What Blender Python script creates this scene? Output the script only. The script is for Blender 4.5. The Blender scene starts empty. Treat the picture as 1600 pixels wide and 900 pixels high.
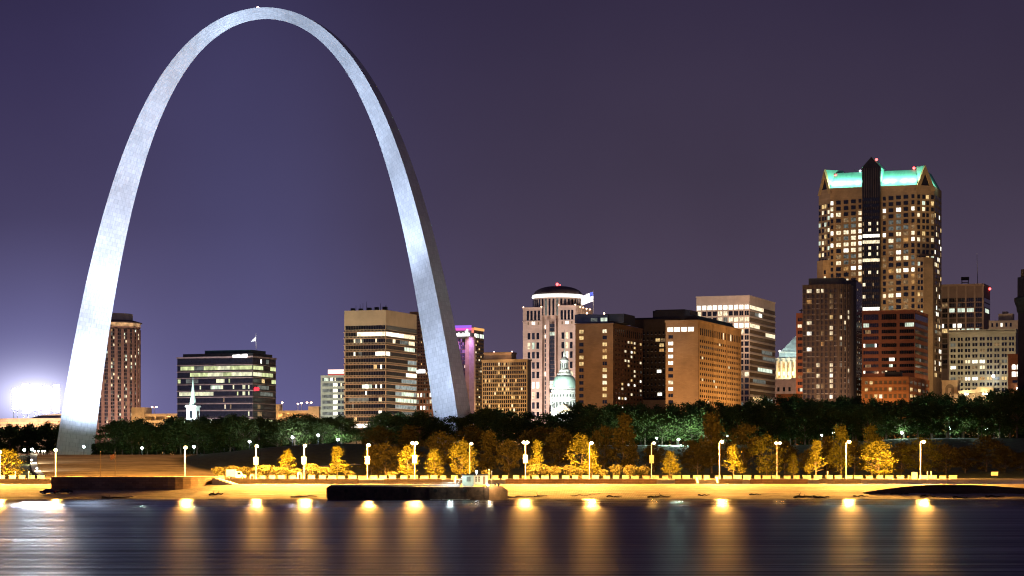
import bpy, math, random
from math import radians, sin, cos, pi, sqrt, exp
from mathutils import Vector, Matrix, Euler
random.seed(11)
S = bpy.context.scene
COL = S.collection

# ------------------------------------------------------------------ camera
H, F, HY = 7.4, 3660.0, 735.0          # eye height over the water, focal length and horizon in photo pixels
TH = -0.3498                           # heading of the city grid and of the arch
C_, S_ = cos(TH), sin(TH)
cam = bpy.data.cameras.new('camera'); camo = bpy.data.objects.new('camera', cam); COL.objects.link(camo)
camo.location = (0, 0, H); camo.rotation_euler = (pi / 2, 0, 0)
cam.sensor_width = 36; cam.lens = 36 * F / 1600; cam.shift_y = (HY - 450) / 1600
cam.clip_start = 1; cam.clip_end = 60000
S.camera = camo

# ------------------------------------------------------------------ view, sky
S.view_settings.view_transform = 'Standard'; S.view_settings.look = 'None'
S.view_settings.exposure = 0; S.view_settings.gamma = 1; S.view_settings.use_curve_mapping = False
S.cycles.use_denoising = True; S.cycles.pixel_filter_type = 'BLACKMAN_HARRIS'; S.cycles.filter_width = 1.15
S.cycles.max_bounces = 5; S.cycles.diffuse_bounces = 2; S.cycles.glossy_bounces = 3; S.cycles.transmission_bounces = 2
S.cycles.transparent_max_bounces = 8; S.cycles.sample_clamp_indirect = 6
W = bpy.data.worlds.new('World'); S.world = W; W.use_nodes = True
SUN_EL, SUN_ROT = radians(-9), radians(200)

class NT:
    """short-hand for building node trees"""
    def __init__(s, tree): s.t = tree
    def n(s, kind, **kw):
        nd = s.t.nodes.new(kind)
        for k, v in kw.items(): setattr(nd, k, v)
        return nd
    def l(s, a, b): s.t.links.new(a, b)
    def val(s, sock, v):
        if hasattr(v, 'is_output') or isinstance(v, bpy.types.NodeSocket): s.l(v, sock)
        else: sock.default_value = v
    def math(s, op, a, b=0.0, clamp=False):
        m = s.n('ShaderNodeMath', operation=op, use_clamp=clamp); s.val(m.inputs[0], a); s.val(m.inputs[1], b); return m.outputs[0]
    def mix(s, f, a, b, mode='MIX'):
        m = s.n('ShaderNodeMix', data_type='RGBA', blend_type=mode)
        s.val(m.inputs[0], f); s.val(m.inputs[6], a); s.val(m.inputs[7], b); return m.outputs[2]
    def ramp(s, f, stops, interp='LINEAR'):
        r = s.n('ShaderNodeValToRGB'); cr = r.color_ramp; cr.interpolation = interp
        while len(cr.elements) < len(stops): cr.elements.new(.5)
        for e, (p, c) in zip(cr.elements, stops): e.position = p; e.color = (*c, 1)
        s.l(f, r.inputs[0]); return r.outputs[0]

def sky():
    t = NT(W.node_tree); W.node_tree.nodes.clear()
    out = t.n('ShaderNodeOutputWorld'); add = t.n('ShaderNodeAddShader'); t.l(add.outputs[0], out.inputs[0])
    # the last of the twilight
    st = t.n('ShaderNodeTexSky'); st.sky_type = 'NISHITA'; st.sun_disc = False; st.sun_elevation = SUN_EL; st.sun_rotation = SUN_ROT
    b0 = t.n('ShaderNodeBackground'); t.l(st.outputs[0], b0.inputs[0]); b0.inputs[1].default_value = 0.05; t.l(b0.outputs[0], add.inputs[0])
    # the glow of the city on the night sky: violet, paler towards the horizon, bluest over the floodlit stadium
    tc = t.n('ShaderNodeTexCoord'); sp = t.n('ShaderNodeSeparateXYZ'); t.l(tc.outputs['Generated'], sp.inputs[0])
    x, y, z = sp.outputs
    el = t.math('MULTIPLY', z, 4.0, clamp=True)        # 0.25 rad over the frame
    base = t.ramp(el, [(0, (.110, .078, .120)), (.25, (.078, .058, .098)), (.5, (.050, .038, .068)), (.8, (.033, .0245, .055)), (1, (.025, .019, .047))])
    left = t.ramp(el, [(0, (.160, .140, .305)), (.18, (.108, .093, .205)), (.42, (.058, .048, .115)), (.68, (.039, .031, .087)), (.9, (.027, .021, .062)), (1, (.022, .0168, .050))])
    az = t.math('DIVIDE', x, t.math('MAXIMUM', y, .05))
    fr = t.n('ShaderNodeMapRange', interpolation_type='SMOOTHSTEP'); t.l(az, fr.inputs[0])
    fr.inputs[1].default_value = -.24; fr.inputs[2].default_value = .10; fr.inputs[3].default_value = 1; fr.inputs[4].default_value = 0
    c = t.mix(fr.outputs[0], base, left)
    # stadium dome of light, the lamps' glare put into the sky colour
    d = t.math('POWER', t.math('ADD', az, .205), 2.0); e = t.math('POWER', t.math('SUBTRACT', z, .03), 2.0)
    g = t.math('EXPONENT', t.math('MULTIPLY', t.math('ADD', t.math('MULTIPLY', d, .8), e), -480.0))
    c2 = t.mix(t.math('MULTIPLY', g, .26, clamp=True), c, (.36, .38, .88, 1))
    d3 = t.math('POWER', t.math('ADD', az, .2035), 2.0); e3 = t.math('POWER', t.math('SUBTRACT', z, .0305), 2.0)
    g3 = t.math('EXPONENT', t.math('MULTIPLY', t.math('SQRT', t.math('ADD', t.math('MULTIPLY', d3, .45), t.math('MULTIPLY', e3, 1.3))), -150.0))
    c2 = t.mix(t.math('MULTIPLY', g3, 1.0, clamp=True), c2, (2.5, 2.5, 3.4, 1))
    # blue shine of the arch floodlights in the air above the park
    ax = t.math('SUBTRACT', t.math('ADD', az, .098), t.math('MULTIPLY', z, -.10))
    gb = t.math('EXPONENT', t.math('ADD', t.math('MULTIPLY', t.math('MULTIPLY', ax, ax), -420.0), t.math('MULTIPLY', z, -9.0)))
    c3 = t.mix(t.math('MULTIPLY', gb, .36, clamp=True), c2, (.15, .17, .47, 1))
    nz = t.n('ShaderNodeTexNoise'); nz.inputs['Scale'].default_value = 9; nz.inputs['Detail'].default_value = 3; t.l(tc.outputs['Generated'], nz.inputs[0])
    m = t.n('ShaderNodeMapRange'); t.l(nz.outputs[0], m.inputs[0]); m.inputs[3].default_value = .82; m.inputs[4].default_value = 1.18
    hs = t.mix(1.0, c3, m.outputs[0], 'MULTIPLY')
    # the sky behind the viewer raised as fill, taken for glow over the east bank
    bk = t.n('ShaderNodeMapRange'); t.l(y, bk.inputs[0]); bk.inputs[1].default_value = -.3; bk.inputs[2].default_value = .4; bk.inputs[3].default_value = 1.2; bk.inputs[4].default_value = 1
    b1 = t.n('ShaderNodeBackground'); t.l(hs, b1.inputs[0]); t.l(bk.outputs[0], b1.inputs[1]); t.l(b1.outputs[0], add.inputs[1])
sky()
# a faint cool fill from an added sun lamp
sl = bpy.data.lights.new('fill_sun', 'SUN'); sl.energy = 0.012; sl.angle = radians(4); sl.color = (.75, .8, 1)
so = bpy.data.objects.new('fill_sun', sl); COL.objects.link(so); so.rotation_euler = (radians(50), 0, radians(-35))

def PX(px, Y): return (px - 800) * Y / F
def PZ(py, Y): return H + (HY - py) * Y / F
def pt(px, py, Y): return Vector((PX(px, Y), Y, PZ(py, Y)))

# ------------------------------------------------------------------ mesh helpers
class MB:
    def __init__(s): s.v = []; s.f = []; s.m = []; s.uv = None
    def face(s, pts, mi=0):
        n = len(s.v); s.v += [tuple(p) for p in pts]; s.f.append(tuple(range(n, n + len(pts)))); s.m.append(mi); return s
    def box(s, x0, x1, y0, y1, z0, z1, mi=0):
        n = len(s.v)
        s.v += [(x0, y0, z0), (x1, y0, z0), (x1, y1, z0), (x0, y1, z0), (x0, y0, z1), (x1, y0, z1), (x1, y1, z1), (x0, y1, z1)]
        for q in ((0, 3, 2, 1), (4, 5, 6, 7), (0, 1, 5, 4), (1, 2, 6, 5), (2, 3, 7, 6), (3, 0, 4, 7)):
            s.f.append(tuple(n + k for k in q)); s.m.append(mi)
        return s
    def prism(s, poly, z0, z1, mi=0, top=None):
        """poly counter-clockwise seen from above; z1 may be a list"""
        k = len(poly); n = len(s.v); zz = z1 if isinstance(z1, (list, tuple)) else [z1] * k
        s.v += [(p[0], p[1], z0) for p in poly] + [(p[0], p[1], z) for p, z in zip(poly, zz)]
        for i in range(k):
            j = (i + 1) % k; s.f.append((n + i, n + j, n + k + j, n + k + i)); s.m.append(mi)
        s.f.append(tuple(n + k + i for i in range(k))); s.m.append(mi if top is None else top)
        s.f.append(tuple(n + i for i in reversed(range(k)))); s.m.append(mi)
        return s
    def extrude_xz(s, poly, y0, y1, mi=0):
        """polygon in the xz plane, clockwise or not, given thickness in y"""
        k = len(poly); n = len(s.v)
        s.v += [(p[0], y0, p[1]) for p in poly] + [(p[0], y1, p[1]) for p in poly]
        for i in range(k):
            j = (i + 1) % k; s.f.append((n + i, n + j, n + k + j, n + k + i)); s.m.append(mi)
        s.f.append(tuple(n + i for i in range(k))); s.m.append(mi)
        s.f.append(tuple(n + k + i for i in reversed(range(k)))); s.m.append(mi)
        return s
    def tube(s, p, q, r0, r1=None, n=8, mi=0, cap=True):
        r1 = r0 if r1 is None else r1
        p, q = Vector(p), Vector(q); d = (q - p).normalized()
        a = d.cross(Vector((0, 0, 1)) if abs(d.z) < .9 else Vector((1, 0, 0))).normalized(); b = d.cross(a)
        k = len(s.v)
        for c, r in ((p, r0), (q, r1)):
            for i in range(n):
                t = 2 * pi * i / n; s.v.append(tuple(c + a * (r * cos(t)) + b * (r * sin(t))))
        for i in range(n):
            j = (i + 1) % n; s.f.append((k + i, k + j, k + n + j, k + n + i)); s.m.append(mi)
        if cap:
            s.f.append(tuple(k + i for i in reversed(range(n)))); s.m.append(mi)
            s.f.append(tuple(k + n + i for i in range(n))); s.m.append(mi)
        return s
    def lathe(s, prof, n=24, cx=0, cy=0, mi=0, mis=None):
        k = len(s.v)
        for r, z in prof:
            for i in range(n):
                t = 2 * pi * i / n; s.v.append((cx + r * cos(t), cy + r * sin(t), z))
        for a in range(len(prof) - 1):
            for i in range(n):
                j = (i + 1) % n
                s.f.append((k + a * n + i, k + a * n + j, k + (a + 1) * n + j, k + (a + 1) * n + i)); s.m.append(mis[a] if mis else mi)
        s.f.append(tuple(k + (len(prof) - 1) * n + i for i in range(n))); s.m.append(mis[-1] if mis else mi)
        s.f.append(tuple(k + i for i in reversed(range(n)))); s.m.append(mis[0] if mis else mi)
        return s
    def ball(s, c, r, n=8, m=6, mi=0, sz=1.0):
        prof = [(r * sin(pi * i / m) + 1e-4, c[2] - r * sz * cos(pi * i / m)) for i in range(m + 1)]
        return s.lathe(prof, n, c[0], c[1], mi)
    def mesh(s, name, mats, smooth=False):
        me = bpy.data.meshes.new(name); me.from_pydata(s.v, [], s.f)
        for m in (mats if isinstance(mats, (list, tuple)) else [mats]): me.materials.append(m)
        me.polygons.foreach_set('material_index', s.m)
        if smooth: me.polygons.foreach_set('use_smooth', [True] * len(s.f))
        me.update(); return me
    def build(s, name, mats, parent=None, smooth=False, loc=None):
        o = bpy.data.objects.new(name, s.mesh(name, mats, smooth)); COL.objects.link(o)
        if parent: o.parent = parent
        if loc is not None: o.location = loc
        return o

def tag(o, label=None, cat=None, group=None, kind=None):
    if label: o['label'] = label
    if cat: o['category'] = cat
    if group: o['group'] = group
    if kind: o['kind'] = kind
    return o
def empty(name, loc, rz=0, label=None, cat=None, group=None):
    o = bpy.data.objects.new(name, None); COL.objects.link(o); o.location = loc; o.rotation_euler = (0, 0, rz); o.empty_display_size = .1
    return tag(o, label, cat, group)
KIDS = {}
def children(o): return [c for c in KIDS.get(o.name, [])]
def remember(root):
    """note the tree below a prototype so that copies need no search"""
    for o in root.children_recursive: KIDS.setdefault(o.parent.name, []).append(o)
def copy_tree(o, parent=None):
    c = o.copy(); COL.objects.link(c)
    if parent: c.parent = parent
    for ch in KIDS.get(o.name, []): copy_tree(ch, c)
    return c

def lamp(kind, name, loc, power, color, size=.5, parent=None, target=None, angle=60, blend=.6):
    l = bpy.data.lights.new(name, kind); l.energy = power; l.color = color; l.shadow_soft_size = size
    o = bpy.data.objects.new(name, l); COL.objects.link(o); o.location = loc
    if kind == 'SPOT': l.spot_size = radians(angle); l.spot_blend = blend
    if target is not None:
        o.rotation_euler = (Vector(target) - Vector(loc)).to_track_quat('-Z', 'Y').to_euler()
    if parent:
        o.parent = parent; o.matrix_parent_inverse = parent_inv(parent)
    return o
def parent_inv(p):
    return (Matrix.Translation(p.location) @ p.rotation_euler.to_matrix().to_4x4()).inverted()

# ------------------------------------------------------------------ materials
MATS = {}
def mat(name, col, rough=.8, metal=0.0, var=.18, scale=.35, bump=0.0, bscale=3.0, stretch=(1, 1, 1), spec=.3, col2=None, sheen=None):
    if name in MATS: return MATS[name]
    m = bpy.data.materials.new(name); m.use_nodes = True; t = NT(m.node_tree); b = m.node_tree.nodes['Principled BSDF']
    tc = t.n('ShaderNodeTexCoord'); mp = t.n('ShaderNodeMapping'); t.l(tc.outputs['Object'], mp.inputs[0]); mp.inputs['Scale'].default_value = stretch
    nz = t.n('ShaderNodeTexNoise'); t.l(mp.outputs[0], nz.inputs[0]); nz.inputs['Scale'].default_value = scale; nz.inputs['Detail'].default_value = 5; nz.inputs['Roughness'].default_value = .65
    lo = [max(0, c * (1 - var * 1.6)) for c in col]; hi = [min(1, c * (1 + var * 1.6)) for c in (col2 or col)]
    t.l(t.ramp(nz.outputs[0], [(.25, lo), (.75, hi)]), b.inputs['Base Color'])
    b.inputs['Roughness'].default_value = rough; b.inputs['Metallic'].default_value = metal; b.inputs['Specular IOR Level'].default_value = spec
    if bump:
        n2 = t.n('ShaderNodeTexNoise'); t.l(mp.outputs[0], n2.inputs[0]); n2.inputs['Scale'].default_value = bscale; n2.inputs['Detail'].default_value = 4
        bp = t.n('ShaderNodeBump'); t.l(n2.outputs[0], bp.inputs['Height']); bp.inputs['Strength'].default_value = bump; bp.inputs['Distance'].default_value = .3
        t.l(bp.outputs[0], b.inputs['Normal'])
    MATS[name] = m; return m
def brickmat(name, col, mortar, w=1.2, h=.5, rough=.85, var=.2, msize=.03):
    """courses of blocks or panels, by object coordinates on both kinds of wall"""
    if name in MATS: return MATS[name]
    m = bpy.data.materials.new(name); m.use_nodes = True; t = NT(m.node_tree); b = m.node_tree.nodes['Principled BSDF']
    tc = t.n('ShaderNodeTexCoord'); sp = t.n('ShaderNodeSeparateXYZ'); t.l(tc.outputs['Object'], sp.inputs[0])
    cb = t.n('ShaderNodeCombineXYZ'); t.l(t.math('ADD', sp.outputs[0], sp.outputs[1]), cb.inputs[0]); t.l(sp.outputs[2], cb.inputs[1])
    br = t.n('ShaderNodeTexBrick'); t.l(cb.outputs[0], br.inputs[0])
    br.inputs['Color1'].default_value = (*[c * (1 - var) for c in col], 1); br.inputs['Color2'].default_value = (*[min(1, c * (1 + var)) for c in col], 1)
    br.inputs['Mortar'].default_value = (*mortar, 1); br.inputs['Scale'].default_value = 1; br.inputs['Mortar Size'].default_value = msize
    br.inputs['Brick Width'].default_value = w; br.inputs['Row Height'].default_value = h
    nz = t.n('ShaderNodeTexNoise'); t.l(tc.outputs['Object'], nz.inputs[0]); nz.inputs['Scale'].default_value = .12; nz.inputs['Detail'].default_value = 5
    mr = t.n('ShaderNodeMapRange'); t.l(nz.outputs[0], mr.inputs[0]); mr.inputs[1].default_value = .3; mr.inputs[2].default_value = .7; mr.inputs[3].default_value = .75; mr.inputs[4].default_value = 1.2
    t.l(t.mix(1.0, br.outputs[0], mr.outputs[0], 'MULTIPLY'), b.inputs['Base Color']); b.inputs['Roughness'].default_value = rough; b.inputs['Specular IOR Level'].default_value = .3
    MATS[name] = m; return m
def glow(name, col, strength=1.0, var=0.0, scale=.5, base=(.02, .02, .02), stretch=(1, 1, 1), rough=.3):
    """something that gives off light; var = unevenness seen through it (blinds, ceilings, desks)"""
    if name in MATS: return MATS[name]
    m = bpy.data.materials.new(name); m.use_nodes = True; t = NT(m.node_tree); b = m.node_tree.nodes['Principled BSDF']
    b.inputs['Base Color'].default_value = (*base, 1); b.inputs['Roughness'].default_value = rough
    b.inputs['Emission Color'].default_value = (*col, 1); b.inputs['Emission Strength'].default_value = strength
    if var:
        g = t.n('ShaderNodeNewGeometry'); mp = t.n('ShaderNodeMapping'); t.l(g.outputs['Position'], mp.inputs[0]); mp.inputs['Scale'].default_value = stretch
        nz = t.n('ShaderNodeTexNoise'); t.l(mp.outputs[0], nz.inputs[0]); nz.inputs['Scale'].default_value = scale; nz.inputs['Detail'].default_value = 2
        mr = t.n('ShaderNodeMapRange'); t.l(nz.outputs[0], mr.inputs[0]); mr.inputs[1].default_value = .3; mr.inputs[2].default_value = .7
        mr.inputs[3].default_value = strength * max(0, 1 - var); mr.inputs[4].default_value = strength * (1 + var)
        t.l(mr.outputs[0], b.inputs['Emission Strength'])
    m.cycles.emission_sampling = 'NONE' if strength < 4 else 'AUTO'
    MATS[name] = m; return m

GLASS = mat('dark window glass', (.012, .014, .02), .12, 0, .3, .6, spec=.6)
GLASSB = mat('blue grey window glass', (.05, .06, .085), .1, .3, .3, .4, spec=.8)
L_WARM = glow('lit window warm', (1, .84, .55), 1.15, .55, .9, stretch=(1, 1, .8))
L_YEL = glow('lit window yellow', (1, .68, .28), .85, .55, .9)
L_COOL = glow('lit window cool', (.86, 1, .80), .85, .6, .7, stretch=(1, 1, .4))
L_WHITE = glow('lit window white', (1, .95, .80), 1.9, .4, .8)
L_DIM = glow('lit window dim', (1, .62, .28), .22, .8, .8)
L_GREY = glow('lit window grey', (.62, .70, .62), .17, .8, .6)
L_AMB = glow('lit window amber', (1, .52, .16), .5, .6, .8)
ROOFD = mat('dark roofing', (.035, .033, .036), .85)
DARKM = mat('dark painted metal', (.035, .035, .04), .5, .6)
STEEL = mat('galvanised steel', (.42, .42, .42), .45, .5)
REDL = glow('red beacon', (1, .06, .06), 9.0)
WHITEL = glow('white sign light', (1, .97, .93), 3.2)
# ------------------------------------------------------------------ terrain
def sm(a, b, x):
    t = max(0, min(1, (x - a) / (b - a))); return t * t * (3 - 2 * t)
def plat(X):
    p = 800 + F * X / 900
    return 12.6 + 4.4 * sm(330, 560, p) + 2.6 * sm(1250, 1420, p)
def crest(X):
    p = 800 + F * X / 800
    return 800 + 85 * sm(380, 700, p)
def gz(X, Y):
    if Y <= 602: return -.12 * (602 - Y)
    if Y < 640: return 3.55 * (Y - 602) / 38 + (.10 * sin(X * .31) + .08 * sin(X * .83 + 1) + .06 * sin(X * 1.9 + Y * .4)) * max(0, 1 - abs(Y - 606) / 22)
    if Y < 652: return 3.6
    if Y < 690: return 4.9
    P, R = plat(X), crest(X)
    if Y < R:
        t = (Y - 690) / (R - 690); return 4.95 + (P - 4.95) * (.8 * t + .2 * sm(0, 1, t))
    if Y < 1060: return P
    return P + (14 - P) * sm(1060, 1200, Y)
def sheet(name, m, xs, ys, zf, kind='structure', label=None):
    b = MB(); nx = len(xs)
    b.v = [(x, y, zf(x, y)) for y in ys for x in xs]
    for j in range(len(ys) - 1):
        for i in range(nx - 1):
            k = j * nx + i; b.f.append((k, k + 1, k + nx + 1, k + nx)); b.m.append(0)
    return tag(b.build(name, m, smooth=True), label, None, None, kind)
def span(a, b, n): return [a + (b - a) * i / n for i in range(n + 1)]
XS = [-9000, -4000, -2000, -1000, -600, -400] + span(-180, 180, 240) + [400, 600, 1000, 2000, 4000, 9000]

GRASS = mat('mown grass', (.036, .054, .015), .95, 0, .35, .5, bump=.6, bscale=6, col2=(.075, .086, .026))
def levee_mat():
    m = bpy.data.materials.new('cobbled levee stone'); m.use_nodes = True; t = NT(m.node_tree); p = m.node_tree.nodes['Principled BSDF']; tc = t.n('ShaderNodeTexCoord')
    def nz(sx, sy, sc, det=5):
        mp = t.n('ShaderNodeMapping'); t.l(tc.outputs['Object'], mp.inputs[0]); mp.inputs['Scale'].default_value = (sx, sy, 1)
        n = t.n('ShaderNodeTexNoise'); t.l(mp.outputs[0], n.inputs[0]); n.inputs['Scale'].default_value = sc; n.inputs['Detail'].default_value = det; n.inputs['Roughness'].default_value = .7; return n.outputs[0]
    br = t.n('ShaderNodeTexBrick'); t.l(tc.outputs['Object'], br.inputs[0]); br.inputs['Scale'].default_value = 1; br.inputs['Brick Width'].default_value = .9; br.inputs['Row Height'].default_value = .7; br.inputs['Mortar Size'].default_value = .05
    br.inputs['Color1'].default_value = (.38, .32, .24, 1); br.inputs['Color2'].default_value = (.52, .46, .36, 1); br.inputs['Mortar'].default_value = (.18, .15, .11, 1)
    a = t.ramp(nz(.05, .8, 1.0), [(.34, (.30, .28, .25)), (.46, (.8, .78, .74)), (.62, (1.1, 1.08, 1.05))])
    c = t.ramp(nz(.12, .35, .35), [(.3, (.55, .5, .45)), (.65, (1.1, 1.1, 1.1))])
    sp = t.n('ShaderNodeSeparateXYZ'); t.l(tc.outputs['Object'], sp.inputs[0]); w = t.n('ShaderNodeMapRange'); t.l(t.math('ADD', sp.outputs[2], t.math('MULTIPLY', nz(.1, .6, .6), .9)), w.inputs[0])
    w.inputs[1].default_value = .45; w.inputs[2].default_value = 1.3; w.inputs[3].default_value = .42; w.inputs[4].default_value = 1      # the wet, muddy strip along the water
    t.l(t.mix(1.0, t.mix(1.0, t.mix(1.0, br.outputs[0], a, 'MULTIPLY'), c, 'MULTIPLY'), w.outputs[0], 'MULTIPLY'), p.inputs['Base Color']); p.inputs['Roughness'].default_value = .85
    bp = t.n('ShaderNodeBump'); t.l(nz(.6, 1, 1.2), bp.inputs['Height']); bp.inputs['Strength'].default_value = 1; bp.inputs['Distance'].default_value = .35; t.l(bp.outputs[0], p.inputs['Normal'])
    return m
COBB = levee_mat()
ASPH = mat('asphalt', (.10, .095, .09), .8, 0, .25, .2, col2=(.17, .16, .15))
CONC = brickmat('pale concrete', (.46, .43, .38), (.3, .28, .25), 3.0, 1.5)
STONE = brickmat('tan stone blocks', (.34, .27, .19), (.2, .16, .12), 1.4, .5)
STEPS = mat('stained stair concrete', (.20, .16, .12), .9, 0, .3, .25, col2=(.33, .27, .21), stretch=(.2, 1, 1))
PAVE = mat('pale paving', (.40, .37, .32), .85, 0, .22, .3)
sheet('levee_slope', COBB, XS, [560, 585, 598, 600, 601, 602, 603] + span(604, 639, 14) + [640, 640.01], gz)
sheet('wharf_road', PAVE, XS, [640.01, 646, 652.4], lambda x, y: 3.6 + (.004 if y > 641 else 0))
sheet('promenade', PAVE, XS, [652.0, 660, 672, 690], lambda x, y: 4.9)
sheet('lawn', GRASS, XS, [689.5] + span(690.0, 900, 42) + span(910, 1060, 10), lambda x, y: gz(x, max(690, y)))
sheet('city_ground', ASPH, XS, [1060, 1090, 1130, 1165, 1200, 1600, 3000, 8000, 30000], gz)
# kerb and painted edge line of the river road on the promenade
b = MB(); b.box(-600, 600, 671.8, 672.1, 4.85, 5.03); tag(b.build('kerb', CONC), kind='structure')
b = MB(); b.box(-600, 600, 668.3, 668.5, 4.89, 4.908); b.box(-600, 600, 656.9, 657.1, 4.89, 4.908)
tag(b.build('road_marking', mat('road paint', (.75, .72, .6), .7)), kind='structure')

# ------------------------------------------------------------------ river
def water():
    m = bpy.data.materials.new('river water'); m.use_nodes = True; t = NT(m.node_tree); p = m.node_tree.nodes['Principled BSDF']
    tc = t.n('ShaderNodeTexCoord')
    def nz(sx, sy, sc, det=3):
        mp = t.n('ShaderNodeMapping'); t.l(tc.outputs['Object'], mp.inputs[0]); mp.inputs['Scale'].default_value = (sx, sy, 1)
        n = t.n('ShaderNodeTexNoise'); t.l(mp.outputs[0], n.inputs[0]); n.inputs['Scale'].default_value = sc; n.inputs['Detail'].default_value = det; return n.outputs[0]
    a = nz(.03, .9, .30, 5); c = nz(.25, 1.0, .5, 3)
    r = t.n('ShaderNodeMapRange'); t.l(a, r.inputs[0]); r.inputs[1].default_value = .3; r.inputs[2].default_value = .7; r.inputs[3].default_value = -.09; r.inputs[4].default_value = .09
    # calmer in the lee of the bank, rougher out in the current
    sp = t.n('ShaderNodeSeparateXYZ'); t.l(tc.outputs['Object'], sp.inputs[0]); q = t.n('ShaderNodeMapRange', interpolation_type='SMOOTHSTEP'); t.l(sp.outputs[1], q.inputs[0])
    q.inputs[1].default_value = 380; q.inputs[2].default_value = 530; q.inputs[3].default_value = .425; q.inputs[4].default_value = .22
    m.node_tree.nodes.remove(p); out = m.node_tree.nodes['Material Output']
    gl = t.n('ShaderNodeBsdfGlossy', distribution='BECKMANN'); df = t.n('ShaderNodeBsdfDiffuse'); mx = t.n('ShaderNodeMixShader'); fr = t.n('ShaderNodeFresnel'); fr.inputs[0].default_value = 1.33
    df.inputs[0].default_value = (.022, .020, .022, 1); gl.inputs[0].default_value = (.95, .96, 1, 1)
    t.l(t.math('MAXIMUM', t.math('ADD', r.outputs[0], q.outputs[0]), .15), gl.inputs['Roughness'])
    s1, s2 = nz(.012, .55, .55, 6), nz(.03, 2.2, .5, 4)
    k = t.n('ShaderNodeMapRange'); t.l(t.math('ADD', t.math('MULTIPLY', s1, .6), t.math('MULTIPLY', s2, .4)), k.inputs[0]); k.inputs[1].default_value = .36; k.inputs[2].default_value = .64; k.inputs[3].default_value = .18; k.inputs[4].default_value = .72
    t.l(t.math('MULTIPLY', fr.outputs[0], k.outputs[0]), mx.inputs[0]); t.l(df.outputs[0], mx.inputs[1]); t.l(gl.outputs[0], mx.inputs[2]); t.l(mx.outputs[0], out.inputs[0])
    hsum = t.math('ADD', a, t.math('MULTIPLY', c, .25))
    bp = t.n('ShaderNodeBump'); t.l(hsum, bp.inputs['Height']); bp.inputs['Strength'].default_value = .8; bp.inputs['Distance'].default_value = 1.2
    t.l(bp.outputs[0], gl.inputs['Normal'])
    return m
b = MB(); b.face([(-9000, -400, 0), (9000, -400, 0), (9000, 606, 0), (-9000, 606, 0)])
tag(b.build('river', water()), kind='structure')

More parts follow.
